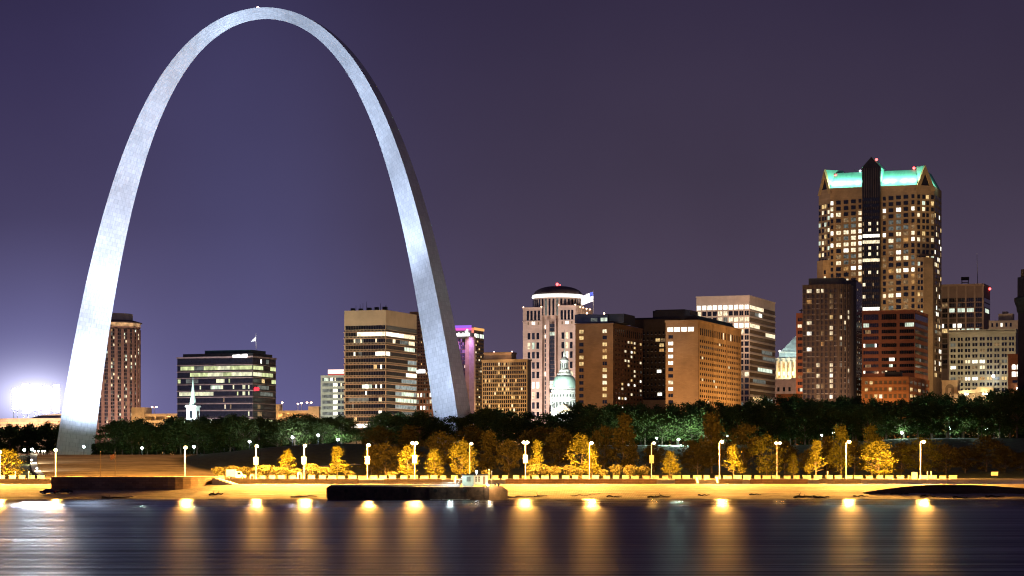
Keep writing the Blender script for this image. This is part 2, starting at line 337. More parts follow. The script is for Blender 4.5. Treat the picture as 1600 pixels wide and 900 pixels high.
# ------------------------------------------------------------------ the arch
AX, AY, AZ = -107.18, 1000.26, H + 5.12
def arch():
    FT = .3048; n = 150; me = bpy.data.meshes.new('tall_arch'); v = []; f = []; arc = [0]; mids = []
    for i in range(n + 1):
        u = -1 + 2 * i / n; x = 299.2239 * (u * (1.12 - .12 * u * u)) ; x = max(-299.2239, min(299.2239, x))
        y = 625.0925 - 68.7672 * (math.cosh(.0100333 * x) - 1); dy = -68.7672 * .0100333 * math.sinh(.0100333 * x)
        tl = sqrt(1 + dy * dy); nx, ny = -dy / tl, 1 / tl
        A = 125.1406 + (1262.6651 - 125.1406) * (625.0925 - y) / 625.0925
        s = sqrt(4 * A / sqrt(3)); h = s * sqrt(3) / 2
        ix, iy = x - nx * 2 * h / 3, y - ny * 2 * h / 3; ox, oy = x + nx * h / 3, y + ny * h / 3
        v += [(ix * FT, 0, iy * FT), (ox * FT, -s / 2 * FT, oy * FT), (ox * FT, s / 2 * FT, oy * FT)]
        mids.append((x * FT, y * FT))
        if i: arc.append(arc[-1] + math.dist(mids[-1], mids[-2]))
    uv = []
    for i in range(n):
        a, c = 3 * i, 3 * i + 3
        for k, (p, q) in enumerate(((0, 1), (1, 2), (2, 0))):
            f.append((a + p, a + q, c + q, c + p)); w = 8.0
            uv.append(((k * 11, arc[i]), (k * 11 + w, arc[i]), (k * 11 + w, arc[i + 1]), (k * 11, arc[i + 1])))
    me.from_pydata(v, [], f); L = me.uv_layers.new(name='panels')
    for q, poly in enumerate(me.polygons):
        for k, li in enumerate(poly.loop_indices): L.data[li].uv = uv[q][k]
    m = bpy.data.materials.new('stainless steel plates'); m.use_nodes = True; t = NT(m.node_tree); p = m.node_tree.nodes['Principled BSDF']
    U = t.n('ShaderNodeUVMap'); U.uv_map = 'panels'
    br = t.n('ShaderNodeTexBrick'); t.l(U.outputs[0], br.inputs[0]); br.inputs['Scale'].default_value = 1; br.inputs['Brick Width'].default_value = 1.35; br.inputs['Row Height'].default_value = 1.83
    br.inputs['Color1'].default_value = (.54, .54, .56, 1); br.inputs['Color2'].default_value = (.63, .63, .65, 1); br.inputs['Mortar'].default_value = (.33, .33, .36, 1); br.inputs['Mortar Size'].default_value = .03
    mp = t.n('ShaderNodeMapping'); t.l(U.outputs[0], mp.inputs[0]); mp.inputs['Scale'].default_value = (2.4, .22, 1)
    n1 = t.n('ShaderNodeTexNoise'); t.l(mp.outputs[0], n1.inputs[0]); n1.inputs['Scale'].default_value = .9; n1.inputs['Detail'].default_value = 5; n1.inputs['Roughness'].default_value = .7
    n2 = t.n('ShaderNodeTexNoise'); t.l(U.outputs[0], n2.inputs[0]); n2.inputs['Scale'].default_value = .06; n2.inputs['Detail'].default_value = 2
    mr = t.n('ShaderNodeMapRange'); t.l(n1.outputs[0], mr.inputs[0]); mr.inputs[1].default_value = .3; mr.inputs[2].default_value = .7; mr.inputs[3].default_value = .84; mr.inputs[4].default_value = 1.13
    m2 = t.n('ShaderNodeMapRange'); t.l(n2.outputs[0], m2.inputs[0]); m2.inputs[1].default_value = .3; m2.inputs[2].default_value = .7; m2.inputs[3].default_value = .86; m2.inputs[4].default_value = 1.12
    t.l(t.mix(1.0, t.mix(1.0, br.outputs[0], mr.outputs[0], 'MULTIPLY'), m2.outputs[0], 'MULTIPLY'), p.inputs['Base Color'])
    p.inputs['Metallic'].default_value = .45
    rr = t.n('ShaderNodeMapRange'); t.l(n1.outputs[0], rr.inputs[0]); rr.inputs[3].default_value = .3; rr.inputs[4].default_value = .5; t.l(rr.outputs[0], p.inputs['Roughness'])
    bp = t.n('ShaderNodeBump'); t.l(n1.outputs[0], bp.inputs['Height']); bp.inputs['Strength'].default_value = .14; bp.inputs['Distance'].default_value = .4; t.l(bp.outputs[0], p.inputs['Normal'])
    me.materials.append(m)
    root = empty('monumental_arch', (AX, AY, AZ), TH, 'soaring stainless steel arch with triangular legs, floodlit white, on the park lawn', 'arch')
    o = bpy.data.objects.new('steel_shell', me); COL.objects.link(o); o.parent = root
    b = MB(); b.box(-.3, .3, -.3, .3, 190.6, 191.8); b.ball((0, 0, 192.3), .75, 8, 5)
    b.build('beacon', glow('pink beacon', (1, .55, .5), 9), root, loc=(-1.5, 0, 0))
    return root
ARCH = arch()
def aw(lx, ly, lz):
    """a point given in the arch's own axes"""
    return Vector((AX + lx * C_ - ly * S_, AY + lx * S_ + ly * C_, lz))
# the floodlights sunk in the lawn on the river side of the legs, shining up
FL = (.60, .75, 1.0)
for (p, q, pw, ang) in (((-48, -62, 14), (-82, 0, 74), .8e6, 66), ((-25, -70, 14), (-66, 0, 128), 1.9e6, 44), ((-8, -75, 14), (-28, 0, 182), 1.75e6, 40),
                        ((18, -62, 18), (22, 0, 186), 1.6e6, 40), ((28, -60, 18), (60, 0, 140), 2.5e6, 40), ((46, -70, 19), (84, 0, 66), .65e6, 60),
                        ((-60, -30, 14), (-85, -2, 66), .3e6, 50)):
    lamp('SPOT', 'arch_floodlight', aw(*p), pw, FL, 3.5, target=aw(*q), angle=ang, blend=.8)

lamp('SPOT', 'leg_fill', aw(170, -20, 22), 6e4, (1, .50, .52), 4, target=aw(84, 0, 80), angle=70, blend=1)  # added spot, tints the dark outer face of the right leg
# ------------------------------------------------------------------ the great stairs up to the arch
def stairs():
    b = MB(); n = 44
    for i in range(n):
        y0 = 690.2 + i * 2.5; y1 = y0 + 2.5; t = i / n
        xl = PX(80, 690) + (PX(58, 800) - PX(80, 690)) * t ** .8; xr = PX(470, 690) + (PX(520, 800) - PX(470, 690)) * t
        z = 5.12 + (12.75 - 5.12) * (i + 1) / n
        b.box(xl, xr, y0, y1 if i < n - 1 else 806, z - 1.2, z)
    r = empty('grand_staircase', (0, 690, 4.9), 0, 'very broad brown stone staircase rising from the promenade to the arch', 'staircase')
    o = b.build('flight', STEPS, r); o.location = (0, -690, -4.9)
    w = MB()
    for i in range(22):
        t0, t1 = i / 22, (i + 1) / 22
        f = lambda t: (PX(80, 690) + (PX(58, 800) - PX(80, 690)) * t ** .8, 690 + 110 * t, 5.5 + 7.6 * t)
        (xa, ya, za), (xb, yb, zb) = f(t0), f(t1)
        w.prism([(xa - 2.2, ya), (xa - .02, ya), (xb - .02, yb), (xb - 2.2, yb)], 3, [za, za, zb, zb])
    o = w.build('side_wall', CONC, r); o.location = (0, -690, -4.9)
stairs()
# pale paths on the crest and the slope of the lawn
PATHM = mat('path concrete', (.5, .48, .44), .85)
def path(pts, w, lift=.06):
    b = MB()
    for (x0, y0), (x1, y1) in zip(pts, pts[1:]):
        for k in range(8):
            a, c = k / 8, (k + 1) / 8
            xa, ya, xb, yb = x0 + (x1 - x0) * a, y0 + (y1 - y0) * a, x0 + (x1 - x0) * c, y0 + (y1 - y0) * c
            d = Vector((yb - ya, xa - xb)).normalized() * (w / 2)
            q = [(xa - d.x, ya - d.y), (xa + d.x, ya + d.y), (xb + d.x, yb + d.y), (xb - d.x, yb - d.y)]
            b.face([(u, v, gz(u, v) + lift) for u, v in q])
    tag(b.build('park_path', PATHM), kind='structure')
path([(PX(430, 845), 845), (PX(505, 868), 868), (PX(560, 890), 890)], 5, .1)
path([(PX(462, 700), 700), (PX(500, 735), 735), (PX(560, 752), 752)], 3, .14)
path([(PX(930, 878), 878), (PX(1090, 879), 879)], 3, .1)
path([(PX(1370, 878), 878), (PX(1545, 878), 878)], 3, .1)

# ------------------------------------------------------------------ river walls, parapet blocks
def wallbox(px0, px1, Y, z0, z1, th, m, label, name='retaining_wall', cat='wall', cap=True):
    r = empty(name, (PX((px0 + px1) / 2, Y), Y, z0), 0, label, cat)
    h = (PX(px1, Y) - PX(px0, Y)) / 2
    b = MB(); b.box(-h, h, 0, th, -1, z1 - z0); b.build('wall_face', m, r)
    if cap:
        c = MB(); c.box(-h - .1, h + .1, -.12, th + .1, z1 - z0, z1 - z0 + .18); c.build('coping', CONC, r)
    return r
WB = brickmat('brown river wall stone', (.30, .19, .11), (.16, .10, .06), 1.6, .6)
wallbox(-60, 79, 652, 3.4, 4.9, 1.2, STONE, 'low tan wall beside the lit tree, left of the great stairs')
for a, c, lb in ((335, 561, 'low amber wall in front of the white truck'), (600, 690, 'low pale wall behind the middle of the black barge'), (790, 1026, 'long low brown wall right of the barge cabin'),
                 (1055, 1088, 'short low brown wall just left of the small river steps'), (1124, 1160, 'short low pale wall just right of the small river steps'),
                 (1172, 1262, 'low brown wall below the tree with the bright round crown'), (1281, 1345, 'low tan wall left of the dark curved ramp wall')):
    wallbox(a, c, 652, 3.4, 4.9, 1.0, WB if 'brown' in lb else STONE, lb)
wallbox(1345, 1700, 653, 3.4, 4.9, 1.0, CONC, 'pale low wall behind the dark curved ramp')
# wall pieces between are one long plain kerb wall set back
b = MB(); b.box(PX(76, 652.6), PX(1400, 652.6), 652.6, 653.4, 2.6, 4.86); tag(b.build('levee_backing_wall', CONC), 'long plain concrete wall backing the river road between the brown walls', 'wall')
# the platform wall at the foot of the great stairs
def platform():
    r = empty('overlook_platform', (PX(80, 625), 625, 2), 0, 'long dark brown overlook wall standing forward on the levee below the great stairs', 'wall')
    X0, X1 = PX(80, 625), PX(262, 625); poly = [(0, 0), (X1 - X0, 0)]
    for k in range(1, 9):
        a = k / 8 * pi / 2; poly.append((X1 - X0 + 10 * sin(a), 27 * (1 - cos(a))))
    poly += [(0, 27)]
    o = MB().prism(poly, -2, 3.55).build('wall_face', brickmat('dark brown river wall', (.20, .13, .085), (.10, .07, .05), 1.8, .6), r)
    q = [(x, y) for x, y in poly]
    MB().prism([(-.2, -.2)] + [(x + .2, y - .2 if y < 26 else y) for x, y in q[1:]], 3.56, 3.74).build('coping', STONE, r)
    s = MB()
    for k in range(10):
        s.box(X1 - X0 + 10.1 + k * .9, X1 - X0 + 11.0 + k * .9, 14, 26.8, -2, 3.3 - k * .3)
    s.build('steps', CONC, r)
platform()
def river_steps(px, label):
    r = empty('river_steps', (PX(px, 648), 648, 3.6), 0, label, 'steps'); b = MB()
    for k in range(7): b.box(-2.4, 2.4, 4.2 - k * .6, 4.8 - k * .6, -.4, 1.25 - k * .18)
    b.build('flight', CONC, r)
    for s in (-1, 1): MB().extrude_xz([(0, 0), (.5, 0), (.5, 1), (0, 1)], 0, .1).build('cheek', CONC, r) if 0 else MB().prism([(s * 2.45 - .25 + s * .3, 0), (s * 2.45 + .25 + s * .3, 0), (s * 2.45 + .25 + s * .3, 4.8), (s * 2.45 - .25 + s * .3, 4.8)], -.4, [.35, .35, 1.9, 1.9]).build('cheek_wall', CONC, r)
river_steps(1106, 'pale river steps between two sloping cheek walls, right of the bare lamp post')
river_steps(318, 'pale river steps beside the end of the dark overlook wall')
river_steps(726, 'pale river steps behind the barge cabin')
# parapet blocks
blk = MB(); blk.box(-1.05, 1.05, -.22, .22, 0, .92); blk.box(-1.12, 1.12, -.28, .28, .92, 1.08)
bm0 = blk.mesh('parapet_block', mat('cream parapet concrete', (.36, .31, .24), .85, 0, .35, .8)); px = 2; first = True
while px < 1500:
    if not (76 < px < 335) and not (346 < px < 400) and not (714 < px < 770):
        o = bpy.data.objects.new('parapet_block', bm0); COL.objects.link(o)
        o.location = (PX(px, 658.5), 658.5, 4.9); o.scale = (random.uniform(.75, 1.1), 1, random.uniform(.92, 1.06))
        tag(o, 'low cream concrete block in the parapet row along the lit promenade', 'parapet block', 'parapet blocks along the promenade')
    px += random.choice((14.5, 15, 16, 17.5))

# dark curved ramp wall on the right of the levee
def ramp():
    r = empty('ramp_wall', (PX(1480, 616), 616, 1), 0, 'dark curved wall of the levee ramp, humped in the middle', 'wall')
    x0, x1, xm = PX(1350, 616), PX(1640, 616), PX(1480, 616); poly = []
    for k in range(25):
        x = x0 + (x1 - x0) * k / 24; t = (x - xm) / ((xm - x0) if x < xm else (x1 - xm) * 1.15)
        poly.append((x - xm, .62 + 2.1 * max(0, 1 - abs(t) ** 1.7)))
    poly = [(x0 - xm, -1)] + poly + [(x1 - xm, -1)]
    MB().extrude_xz(list(reversed(poly)), 0, 7).build('wall_face', brickmat('wet dark stone', (.11, .065, .035), (.06, .035, .02), 1.5, .5), r)
ramp()

# ------------------------------------------------------------------ barge
RUBBER = mat('tyre rubber', (.015, .015, .015), .9)
def barge():
    Y = 590.0; k = Y / F; r = empty('work_barge', (PX(510, Y), Y, 0), 0, 'long black flat barge moored at the levee with a small pale deckhouse', 'barge')
    L = 254 * k; hull = mat('black hull paint', (.016, .012, .010), .5, 0, .5, .8, bump=.2, col2=(.05, .03, .02))
    MB().extrude_xz([(0, 2.9), (0, .6), (.8, -.4), (L, -.4), (L, 3.15), (L * .55, 3.2), (.6, 3.45)][::-1], 0, 10).build('hull', hull, r)
    MB().box(.9, L * .82, .5, 1.2, 3.3, 3.85).box(.9, L * .82, 8.8, 9.5, 3.3, 3.85).build('coaming', mat('pale blue grey deck paint', (.42, .46, .52), .6), r)
    for i in range(9):
        b = MB(); x = 3 + i * 4.6; b.box(x - .15, x + .15, -.12, -.01, .4, 3.1); b.build('hull_rib', hull, r)
    w = MB()
    for i in range(20):
        a, c = random.uniform(26, 36), random.uniform(.3, 1.6); w.box(a, a + c, -.6, -.1, -.05, random.uniform(.05, .18))
    w.build('foam_line', mat('pale flotsam', (.5, .5, .46), .9), r)
    # deckhouse
    x0, x1 = 212 * k, 254.5 * k; xm = x0 + 18 * k; z0 = 3.3
    GRN = mat('pale green painted steel', (.36, .46, .42), .6, 0, .2, .8); TAN = mat('cream painted steel', (.62, .52, .38), .6, 0, .15, .8)
    MB().box(x0, xm - .02, 2, 6.5, z0, 6.15).build('deckhouse_end', GRN, r)
    cab = MB().box(xm, x1 - .4, 2.1, 6.5, z0 + .5, 6.1).build('deckhouse', TAN, r)
    for i in range(2):
        for j in range(3):
            xx = xm + .6 + i * .75; zz = 4.55 + j * .48; MB().box(xx - .17, xx + .17, 2.02, 2.09, zz, zz + .34).build('window', GLASS, cab)
    MB().box(x0 + 1.1, x0 + 2.1, 1.93, 1.99, 4.6, 5.8).build('door', mat('grey steel door', (.16, .19, .18), .5), r)
    MB().box(x1 - 1.6, x1 - 1.0, 2.03, 2.09, 3.9, 5.9).build('door', mat('brown steel door', (.16, .09, .05), .5), r)
    MB().box(x0 - .3, x1 + .1, 1.5, 7, 6.16, 6.42).build('roof', DARKM, r)
    s = MB()
    for i in range(6): s.box(x0 - 1.6 + i * .26, x0 - 1.34 + i * .26, 2.5, 4, z0 + .1 + i * .42, z0 + .3 + i * .42)
    s.box(x0 - 1.75, x0 - 1.62, 2.4, 2.5, z0, 5.9).box(x0 - 1.75, x0 - .05, 2.4, 2.48, 5.1, 5.2); s.build('deck_ladder', mat('white rail paint', (.7, .7, .68), .5), r)
    MB().tube((x0 + 3.6, 3, 6.42), (x0 + 3.6, 3, 6.95), .06).ball((x0 + 3.6, 3, 7.15), .24).build('roof_lamp', glow('bluish lamp', (.8, .88, 1), 40), r)
    MB().tube((x1 + .6, 3, 3.2), (x1 + .6, 3, 7.0), .07).ball((x1 + .6, 3, 7.1), .16).build('mast', TAN, r)
    MB().box(x1 - .6, x1 - .1, 1.6, 1.9, 3.5, 3.8).build('deck_lamp', glow('greenish deck lamp', (1, .95, .65), 30), r)
    lamp('POINT', 'barge_fill', (r.location.x + x1 + .2, Y - 2.2, 4.6), 2600, (1, .78, .45), .2, parent=r)  # deck lamp's light, hung out before the bow to reach it
    lamp('POINT', 'barge_fill', (r.location.x + x0 - 3.0, Y - .5, 6.6), 2600, (.85, 1, .95), .2, parent=r)  # added to light the deckhouse end; no fixture hangs here
    for yy in (-.02, 9.9):
        for i in range(24): MB().tube((1.2 + i * 1.45, yy, 3.3), (1.2 + i * 1.45, yy, 4.25), .035, .035, 5).build('rail_post', STEEL, r)
        MB().tube((1.2, yy, 4.25), (1.2 + 23 * 1.45, yy, 4.25), .03, .03, 5).build('hand_rail', STEEL, r)
    for xx, dx in ((4, -6), (L - 2, 5)):
        rp = MB(); a, c = Vector((xx, 9, 3.6)), Vector((xx + dx, 24, 2.6)); last = a
        for i in range(1, 7):
            q = a.lerp(c, i / 6) - Vector((0, 0, .9 * sin(pi * i / 6))); rp.tube(last, q, .05, .05, 5); last = q
        rp.build('mooring_rope', mat('grey rope', (.3, .26, .2), .9), r)
    for i in range(5): MB().lathe([(.0, -.08), (.42, -.1), (.5, 0), (.42, .1), (.0, .08)], 12).build('tyre_fender', RUBBER, r, loc=(5 + i * 7.5, -.2, 2.3)).rotation_euler = (pi / 2, 0, 0)
    # rusty bow pontoon
    bw = MB().extrude_xz([(0, -.4), (0, 3.0), (1.1, 3.5), (3.4, 3.3), (4.4, 2.6), (4.7, 2.5), (4.7, -.4)][::-1], -.5, 8).build('bow', mat('rusty brown plate', (.20, .105, .045), .8, 0, .3, .6), r, loc=(L, 0, 0))
    for dx in (1.55, 2.4):
        MB().lathe([(.16, 3.3), (.2, 3.8), (.3, 3.85), (.3, 4.1), (.05, 4.2)], 10, dx, .8).build('bollard', DARKM, bw)
    bpy.data.objects
barge()

# ------------------------------------------------------------------ cars and truck
RUB = mat('tyre rubber', (.015, .015, .015), .9); CHR = mat('alloy', (.5, .5, .5), .35, .7)
def car(px, Y, rz, paint, label, dark=True):
    r = empty('parked_car', (PX(px, Y), Y, gz(PX(px, Y), Y)), rz, label, 'car', 'cars parked on the levee')
    pr = [(-2.15, .35), (2.15, .35), (2.2, .62), (2.12, .8), (1.2, .93), (.55, 1.4), (-.85, 1.42), (-1.55, .98), (-2.1, .92), (-2.2, .6)]
    body = MB().extrude_xz(pr, -.82, .82).build('body', paint, r)
    for s in (-1, 1):
        MB().extrude_xz([(-1.3, .98), (.98, .96), (.45, 1.33), (-.8, 1.35)], s * .83 - .01, s * .83 + .01).build('side_window', GLASS, r)
        for x in (-1.35, 1.35):
            w = MB().tube((x, s * .72, .33), (x, s * .9, .33), .33, .33, 16).build('wheel', RUB, r)
            MB().tube((x, s * .88, .33), (x, s * .92, .33), .2, .2, 10).build('rim', CHR, w)
        MB().box(2.15, 2.24, s * .6 - .18, s * .6 + .18, .58, .74).build('headlight', mat('lamp lens', (.7, .7, .7), .1), r)
        MB().box(-2.24, -2.14, s * .6 - .18, s * .6 + .18, .66, .82).build('tail_light', mat('red lens', (.3, .02, .02), .2), r)
    MB().face([(.62, -.7, 1.37), (.62, .7, 1.37), (1.2, .74, .97), (1.2, -.74, .97)]).build('windscreen', GLASSB, r)
    return r
car(76, 614, radians(168), mat('dark car paint', (.03, .012, .03), .25, .3, .1), 'small dark car parked on the levee nearest the pale end of the wall')
car(100, 615, radians(200), mat('black car paint', (.012, .01, .02), .2, .3, .1), 'low black car parked on the levee before the dark overlook wall')
def truck():
    Y = 660; r = empty('box_truck', (PX(370, Y), Y, 4.9), 0, 'white box truck parked on the promenade above the amber wall', 'truck')
    MB().box(-2.9, -.3, -1, 1, .7, 2.75).build('cargo_box', mat('dirty white panel', (.5, .42, .36), .6), r)
    cb = MB().extrude_xz([(-.25, .5), (2.5, .5), (2.55, 1.15), (1.6, 1.3), (1.2, 2.15), (-.25, 2.2)], -.95, .95).build('cab', mat('white car paint', (.8, .8, .78), .3), r)
    MB().extrude_xz([(.25, 1.3), (1.35, 1.3), (1.1, 2.0), (.25, 2.0)], -.98, -.955).build('side_window', GLASS, cb)
    for x in (-2, 1.7):
        for s in (-1, 1):
            w = MB().tube((x, s * .75, .45), (x, s * 1.0, .45), .45, .45, 16).build('wheel', RUB, r)
            MB().tube((x, s * .98, .45), (x, s * 1.03, .45), .25, .25, 10).build('rim', CHR, w)
truck()
def booth(px, Y, w, h, label, m=None, name='ticket_booth', cat='booth'):
    r = empty(name, (PX(px, Y), Y, 4.9), 0, label, cat); m = m or mat('white booth panel', (.75, .74, .7), .5)
    pr = [(-w / 2, 0), (w / 2, 0), (w / 2, h * .75)] + [(w / 2 * cos(a), h * .75 + h * .25 * sin(a)) for a in (pi / 4, pi / 2, 3 * pi / 4)] + [(-w / 2, h * .75)]
    MB().extrude_xz(pr, -.5, .5).build('shell', m, r)
    MB().box(-w * .25, w * .25, -.56, -.51, .15, h * .62).build('opening', DARKM, r)
booth(468, 657, 1.1, 2.2, 'narrow white booth with an arched top beneath the banner lamp')
booth(394, 657, 1.0, 1.5, 'small white arched cabinet just right of the box truck', name='utility_cabinet', cat='cabinet')
b = MB().box(-.8, .8, -.5, .5, 0, 1.9).box(-.86, .86, -.56, .56, 1.9, 2.02)
o = b.build('concrete_kiosk', mat('cream parapet concrete', ()), loc=(PX(1429, 657), 657, 4.9)); tag(o, 'square cream concrete kiosk left of the rightmost lit lamp', 'kiosk')
def sign(px, label):
    Y = 660; r = empty('notice_board', (PX(px, Y), Y, 4.9), 0, label, 'sign')
    for s in (-.5, .5): MB().box(s - .06, s + .06, -.06, .06, 0, 1.1).build('post', DARKM, r)
    MB().box(-.95, .95, -.1, .1, 1.05, 2.1).build('board', mat('pale sign board', (.72, .66, .5), .5), r)
sign(1554, 'pale double notice board on two posts at the grass edge')
def bollard(px, Y, h, label, lit=False):
    r = empty('path_bollard', (PX(px, Y), Y, 4.9), 0, label, 'bollard', 'slim posts along the promenade')
    MB().lathe([(.16, 0), (.13, .1), (.11, h - .3), (.17, h - .28), (.17, h)], 10).build('post', CONC, r)
    MB().lathe([(.15, h), (.2, h + .18), (.05, h + .3)], 10).build('cap', glow('amber bollard cap', (1, .7, .3), 3.5) if lit else CONC, r)
for px, h, lb, lit in ((24, 2.0, 'slim post with a glowing cap beside the leftmost lit tree', True), (45, 2.0, 'slim post with a glowing cap, farther from the leftmost lit tree', True),
                      (764, 2.6, 'slim pale post just right of the barge deckhouse', True), (1293, 2.0, 'slim pale post between two bright round crowns', False),
                      (1449, 1.9, 'slim pale post just right of the rightmost lit lamp', False), (1455, 1.9, 'second slim pale post right of the rightmost lit lamp', False)):
    bollard(px, 658, h, lb, lit)

# driftwood on the levee at the water's edge
WOOD = mat('wet driftwood', (.03, .022, .014), .9, 0, .4, 1.5)
def log(px, Y, L, a, r0=.2, fork=False, label=None):
    b = MB(); n = 7; pr = None; base = Vector((PX(px, Y), Y, gz(PX(px, Y), Y)))
    for i in range(n + 1):
        t = i / n - .5; x = t * L * cos(a); y = t * L * sin(a) + .3 * sin(i * 1.7 + px)
        z = gz(base.x + x, base.y + y) - base.z + r0 * .8 + .12 * sin(i * 2.1 + px); p = Vector((x, y, z)); r = r0 * (1 - .6 * i / n)
        if pr: b.tube(pr[0], p, pr[1], r, 7)
        pr = (p, r)
        if fork and i in (2, 4): b.tube(p, p + Vector((random.uniform(-.6, .6), random.uniform(-.4, .4), random.uniform(.4, 1.0))), r * .6, .03, 5)
    o = b.build('driftwood_log', WOOD, loc=base)
    tag(o, label or 'dark driftwood log lying on the stone levee near the waterline', 'driftwood', 'driftwood along the waterline')
log(475, 607, 7, .25, .22, False, 'long curved driftwood log on the bright levee left of the barge')
log(338, 612, 3.6, .1, .3, True, 'gnarled driftwood stump on the levee below the white truck')
log(183, 604.5, 8, .02, .25, True, 'long driftwood tangle at the waterline below the dark overlook wall')
log(1255, 607, 5, .1, .3, True); log(1283, 606, 4, -.05, .3); log(1030, 607, 6, .1, .25, True); log(812, 606, 7, .3, .2, False, 'thin driftwood pole leaning out beside the barge bow')
log(1100, 611, 3, .1, .2); log(1180, 612, 3, 0, .2); log(1405, 614, 5, .05, .2); log(1450, 607, 4, .1, .25, True); log(1555, 607, 5, -.05, .25); log(1500, 606, 4, .1, .2); log(915, 612, 9, .5, .13); log(960, 607, 4, .2, .2); log(1345, 608, 4, 0, .2)
log(845, 608, 4, .4, .16, True)
# ------------------------------------------------------------------ street lamps
POLE = mat('pale lamp pole paint', (.55, .52, .46), .5, .2)
AMBER = glow('amber sodium lens', (1, .62, .22), 60)
AMBERD = glow('weak amber lens', (1, .72, .42), 6)
BANNER = mat('cream banner cloth', (.38, .33, .26), .9)
LAMP_GAIN = 26.0
def street_lamp(px, py, label, heads=1, power=5200, banner=False, weak=False, Y=654.5):
    r = empty('street_lamp', (PX(px, Y), Y, 4.9), 0, label, 'street lamp', 'street lamps along the promenade'); h = PZ(py, Y) - 4.9
    MB().lathe([(.3, 0), (.3, .25), (.2, .3), (.17, .9), (.15, 1.0)], 10).build('base', POLE, r)
    MB().tube((0, 0, .9), (0, 0, h), .11, .07, 8).build('pole', POLE, r)
    for s in ((1,) if heads == 1 else (-1, 1)):
        MB().tube((0, 0, h - .15), (s * .4, -2.2, h + .05), .05, .05, 6).build('arm', POLE, r)
        hd = MB().box(s * .5 - .38, s * .5 + .38, -2.72, -2.28, h + .03, h + .22).build('lamp_head', POLE, r)
        MB().ball((s * .5, -2.5, h - .08), .5, 12, 7, sz=.8).build('lens', AMBERD if weak else AMBER, hd)
        if not weak or s == 1:
            c = (1, .46, .08); q = (r.location.x + s * .5, Y - 2.6, 4.9 + h - .5)
            lamp('SPOT', 'lamp_light', q, LAMP_GAIN * power / heads * (.05 if weak else 1), c, .25, parent=r, target=(q[0], q[1] + .2, 0), angle=172, blend=.25)
            lamp('POINT', 'side_light', q, LAMP_GAIN * .66 * power / heads * (.05 if weak else 1), c, .25, parent=r)
    if banner:
        MB().box(-.62, .62, -.24, -.16, h * .44, h * .64).box(-.7, .7, -.26, -.14, h * .64, h * .66).build('banner', BANNER, r)
for a in ((0, 706, 'lit amber street lamp behind the leftmost golden tree'), (87, 703, 'lit amber street lamp at the left edge of the great stairs', 1, 4200),
          (289, 699, 'lit amber street lamp at the end of the dark overlook wall'), (400, 697, 'lit bannered lamp among low golden bushes right of the box truck', 1, 6000, True),
          (475, 696, 'very bright bannered lamp above the narrow white booth', 1, 7000, True), (574, 695, 'lit bannered lamp between two golden trees behind the barge', 1, 5600, True),
          (648, 692, 'lit two headed bannered lamp in front of a golden cone of leaves', 2, 6200, True), (734, 693, 'nearly dark slim lamp above the barge deckhouse', 1, 3000, False, True),
          (821, 691, 'lit two headed bannered lamp right of the barge', 2, 6400, True), (921, 692, 'lit lamp rising out of the pair of golden trees', 1, 5600),
          (1018, 692, 'nearly dark bannered lamp left of the small round golden tree', 1, 3000, True, True), (1124, 690, 'lit tall lamp above the small river steps', 1, 6400),
          (1214, 692, 'nearly dark two headed lamp before the big amber tree', 2, 3000, False, True), (1322, 690, 'lit slim lamp between the drooping tree and the broad tree', 1, 6000),
          (1438, 690, 'lit slim lamp behind the dark curved ramp wall', 1, 7000)):
    street_lamp(*a)
# white lamps of the park
GRW = glow('greenish white mercury lens', (.78, 1, .93), 60); BLW = glow('bluish white lens', (.8, .85, 1), 60)
def park_lamp(px, py, Y, label, power=2600, blue=False, hgt=4.2, base=None):
    X = PX(px, Y); z = PZ(py, Y); zg = gz(X, Y) if base is None else base
    r = empty('park_lamp', (X, Y, zg), 0, label, 'park lamp', 'white lamps in the park'); h = max(2.2, z - zg)
    MB().lathe([(.2, 0), (.2, .2), (.09, .3), (.07, h - .3)], 8).build('pole', DARKM, r)
    MB().ball((0, 0, h), .46, 12, 8).build('globe', BLW if blue else GRW, r)
    MB().lathe([(.48, h + .36), (.26, h + .54), (.03, h + .6)], 10).build('cap', DARKM, r)
    lamp('POINT', 'lamp_light', (X, Y - .5, zg + h + .1), (5.2 if px > 900 else 3.0) * power, (.8, .86, 1) if blue else (.70, 1, .80), .25, parent=r)
    lamp('POINT', 'back_light', (X, Y + .5, zg + h + .1), (5.2 if px > 900 else 3.0) * power, (.8, .86, 1) if blue else (.70, 1, .80), .25, parent=r)
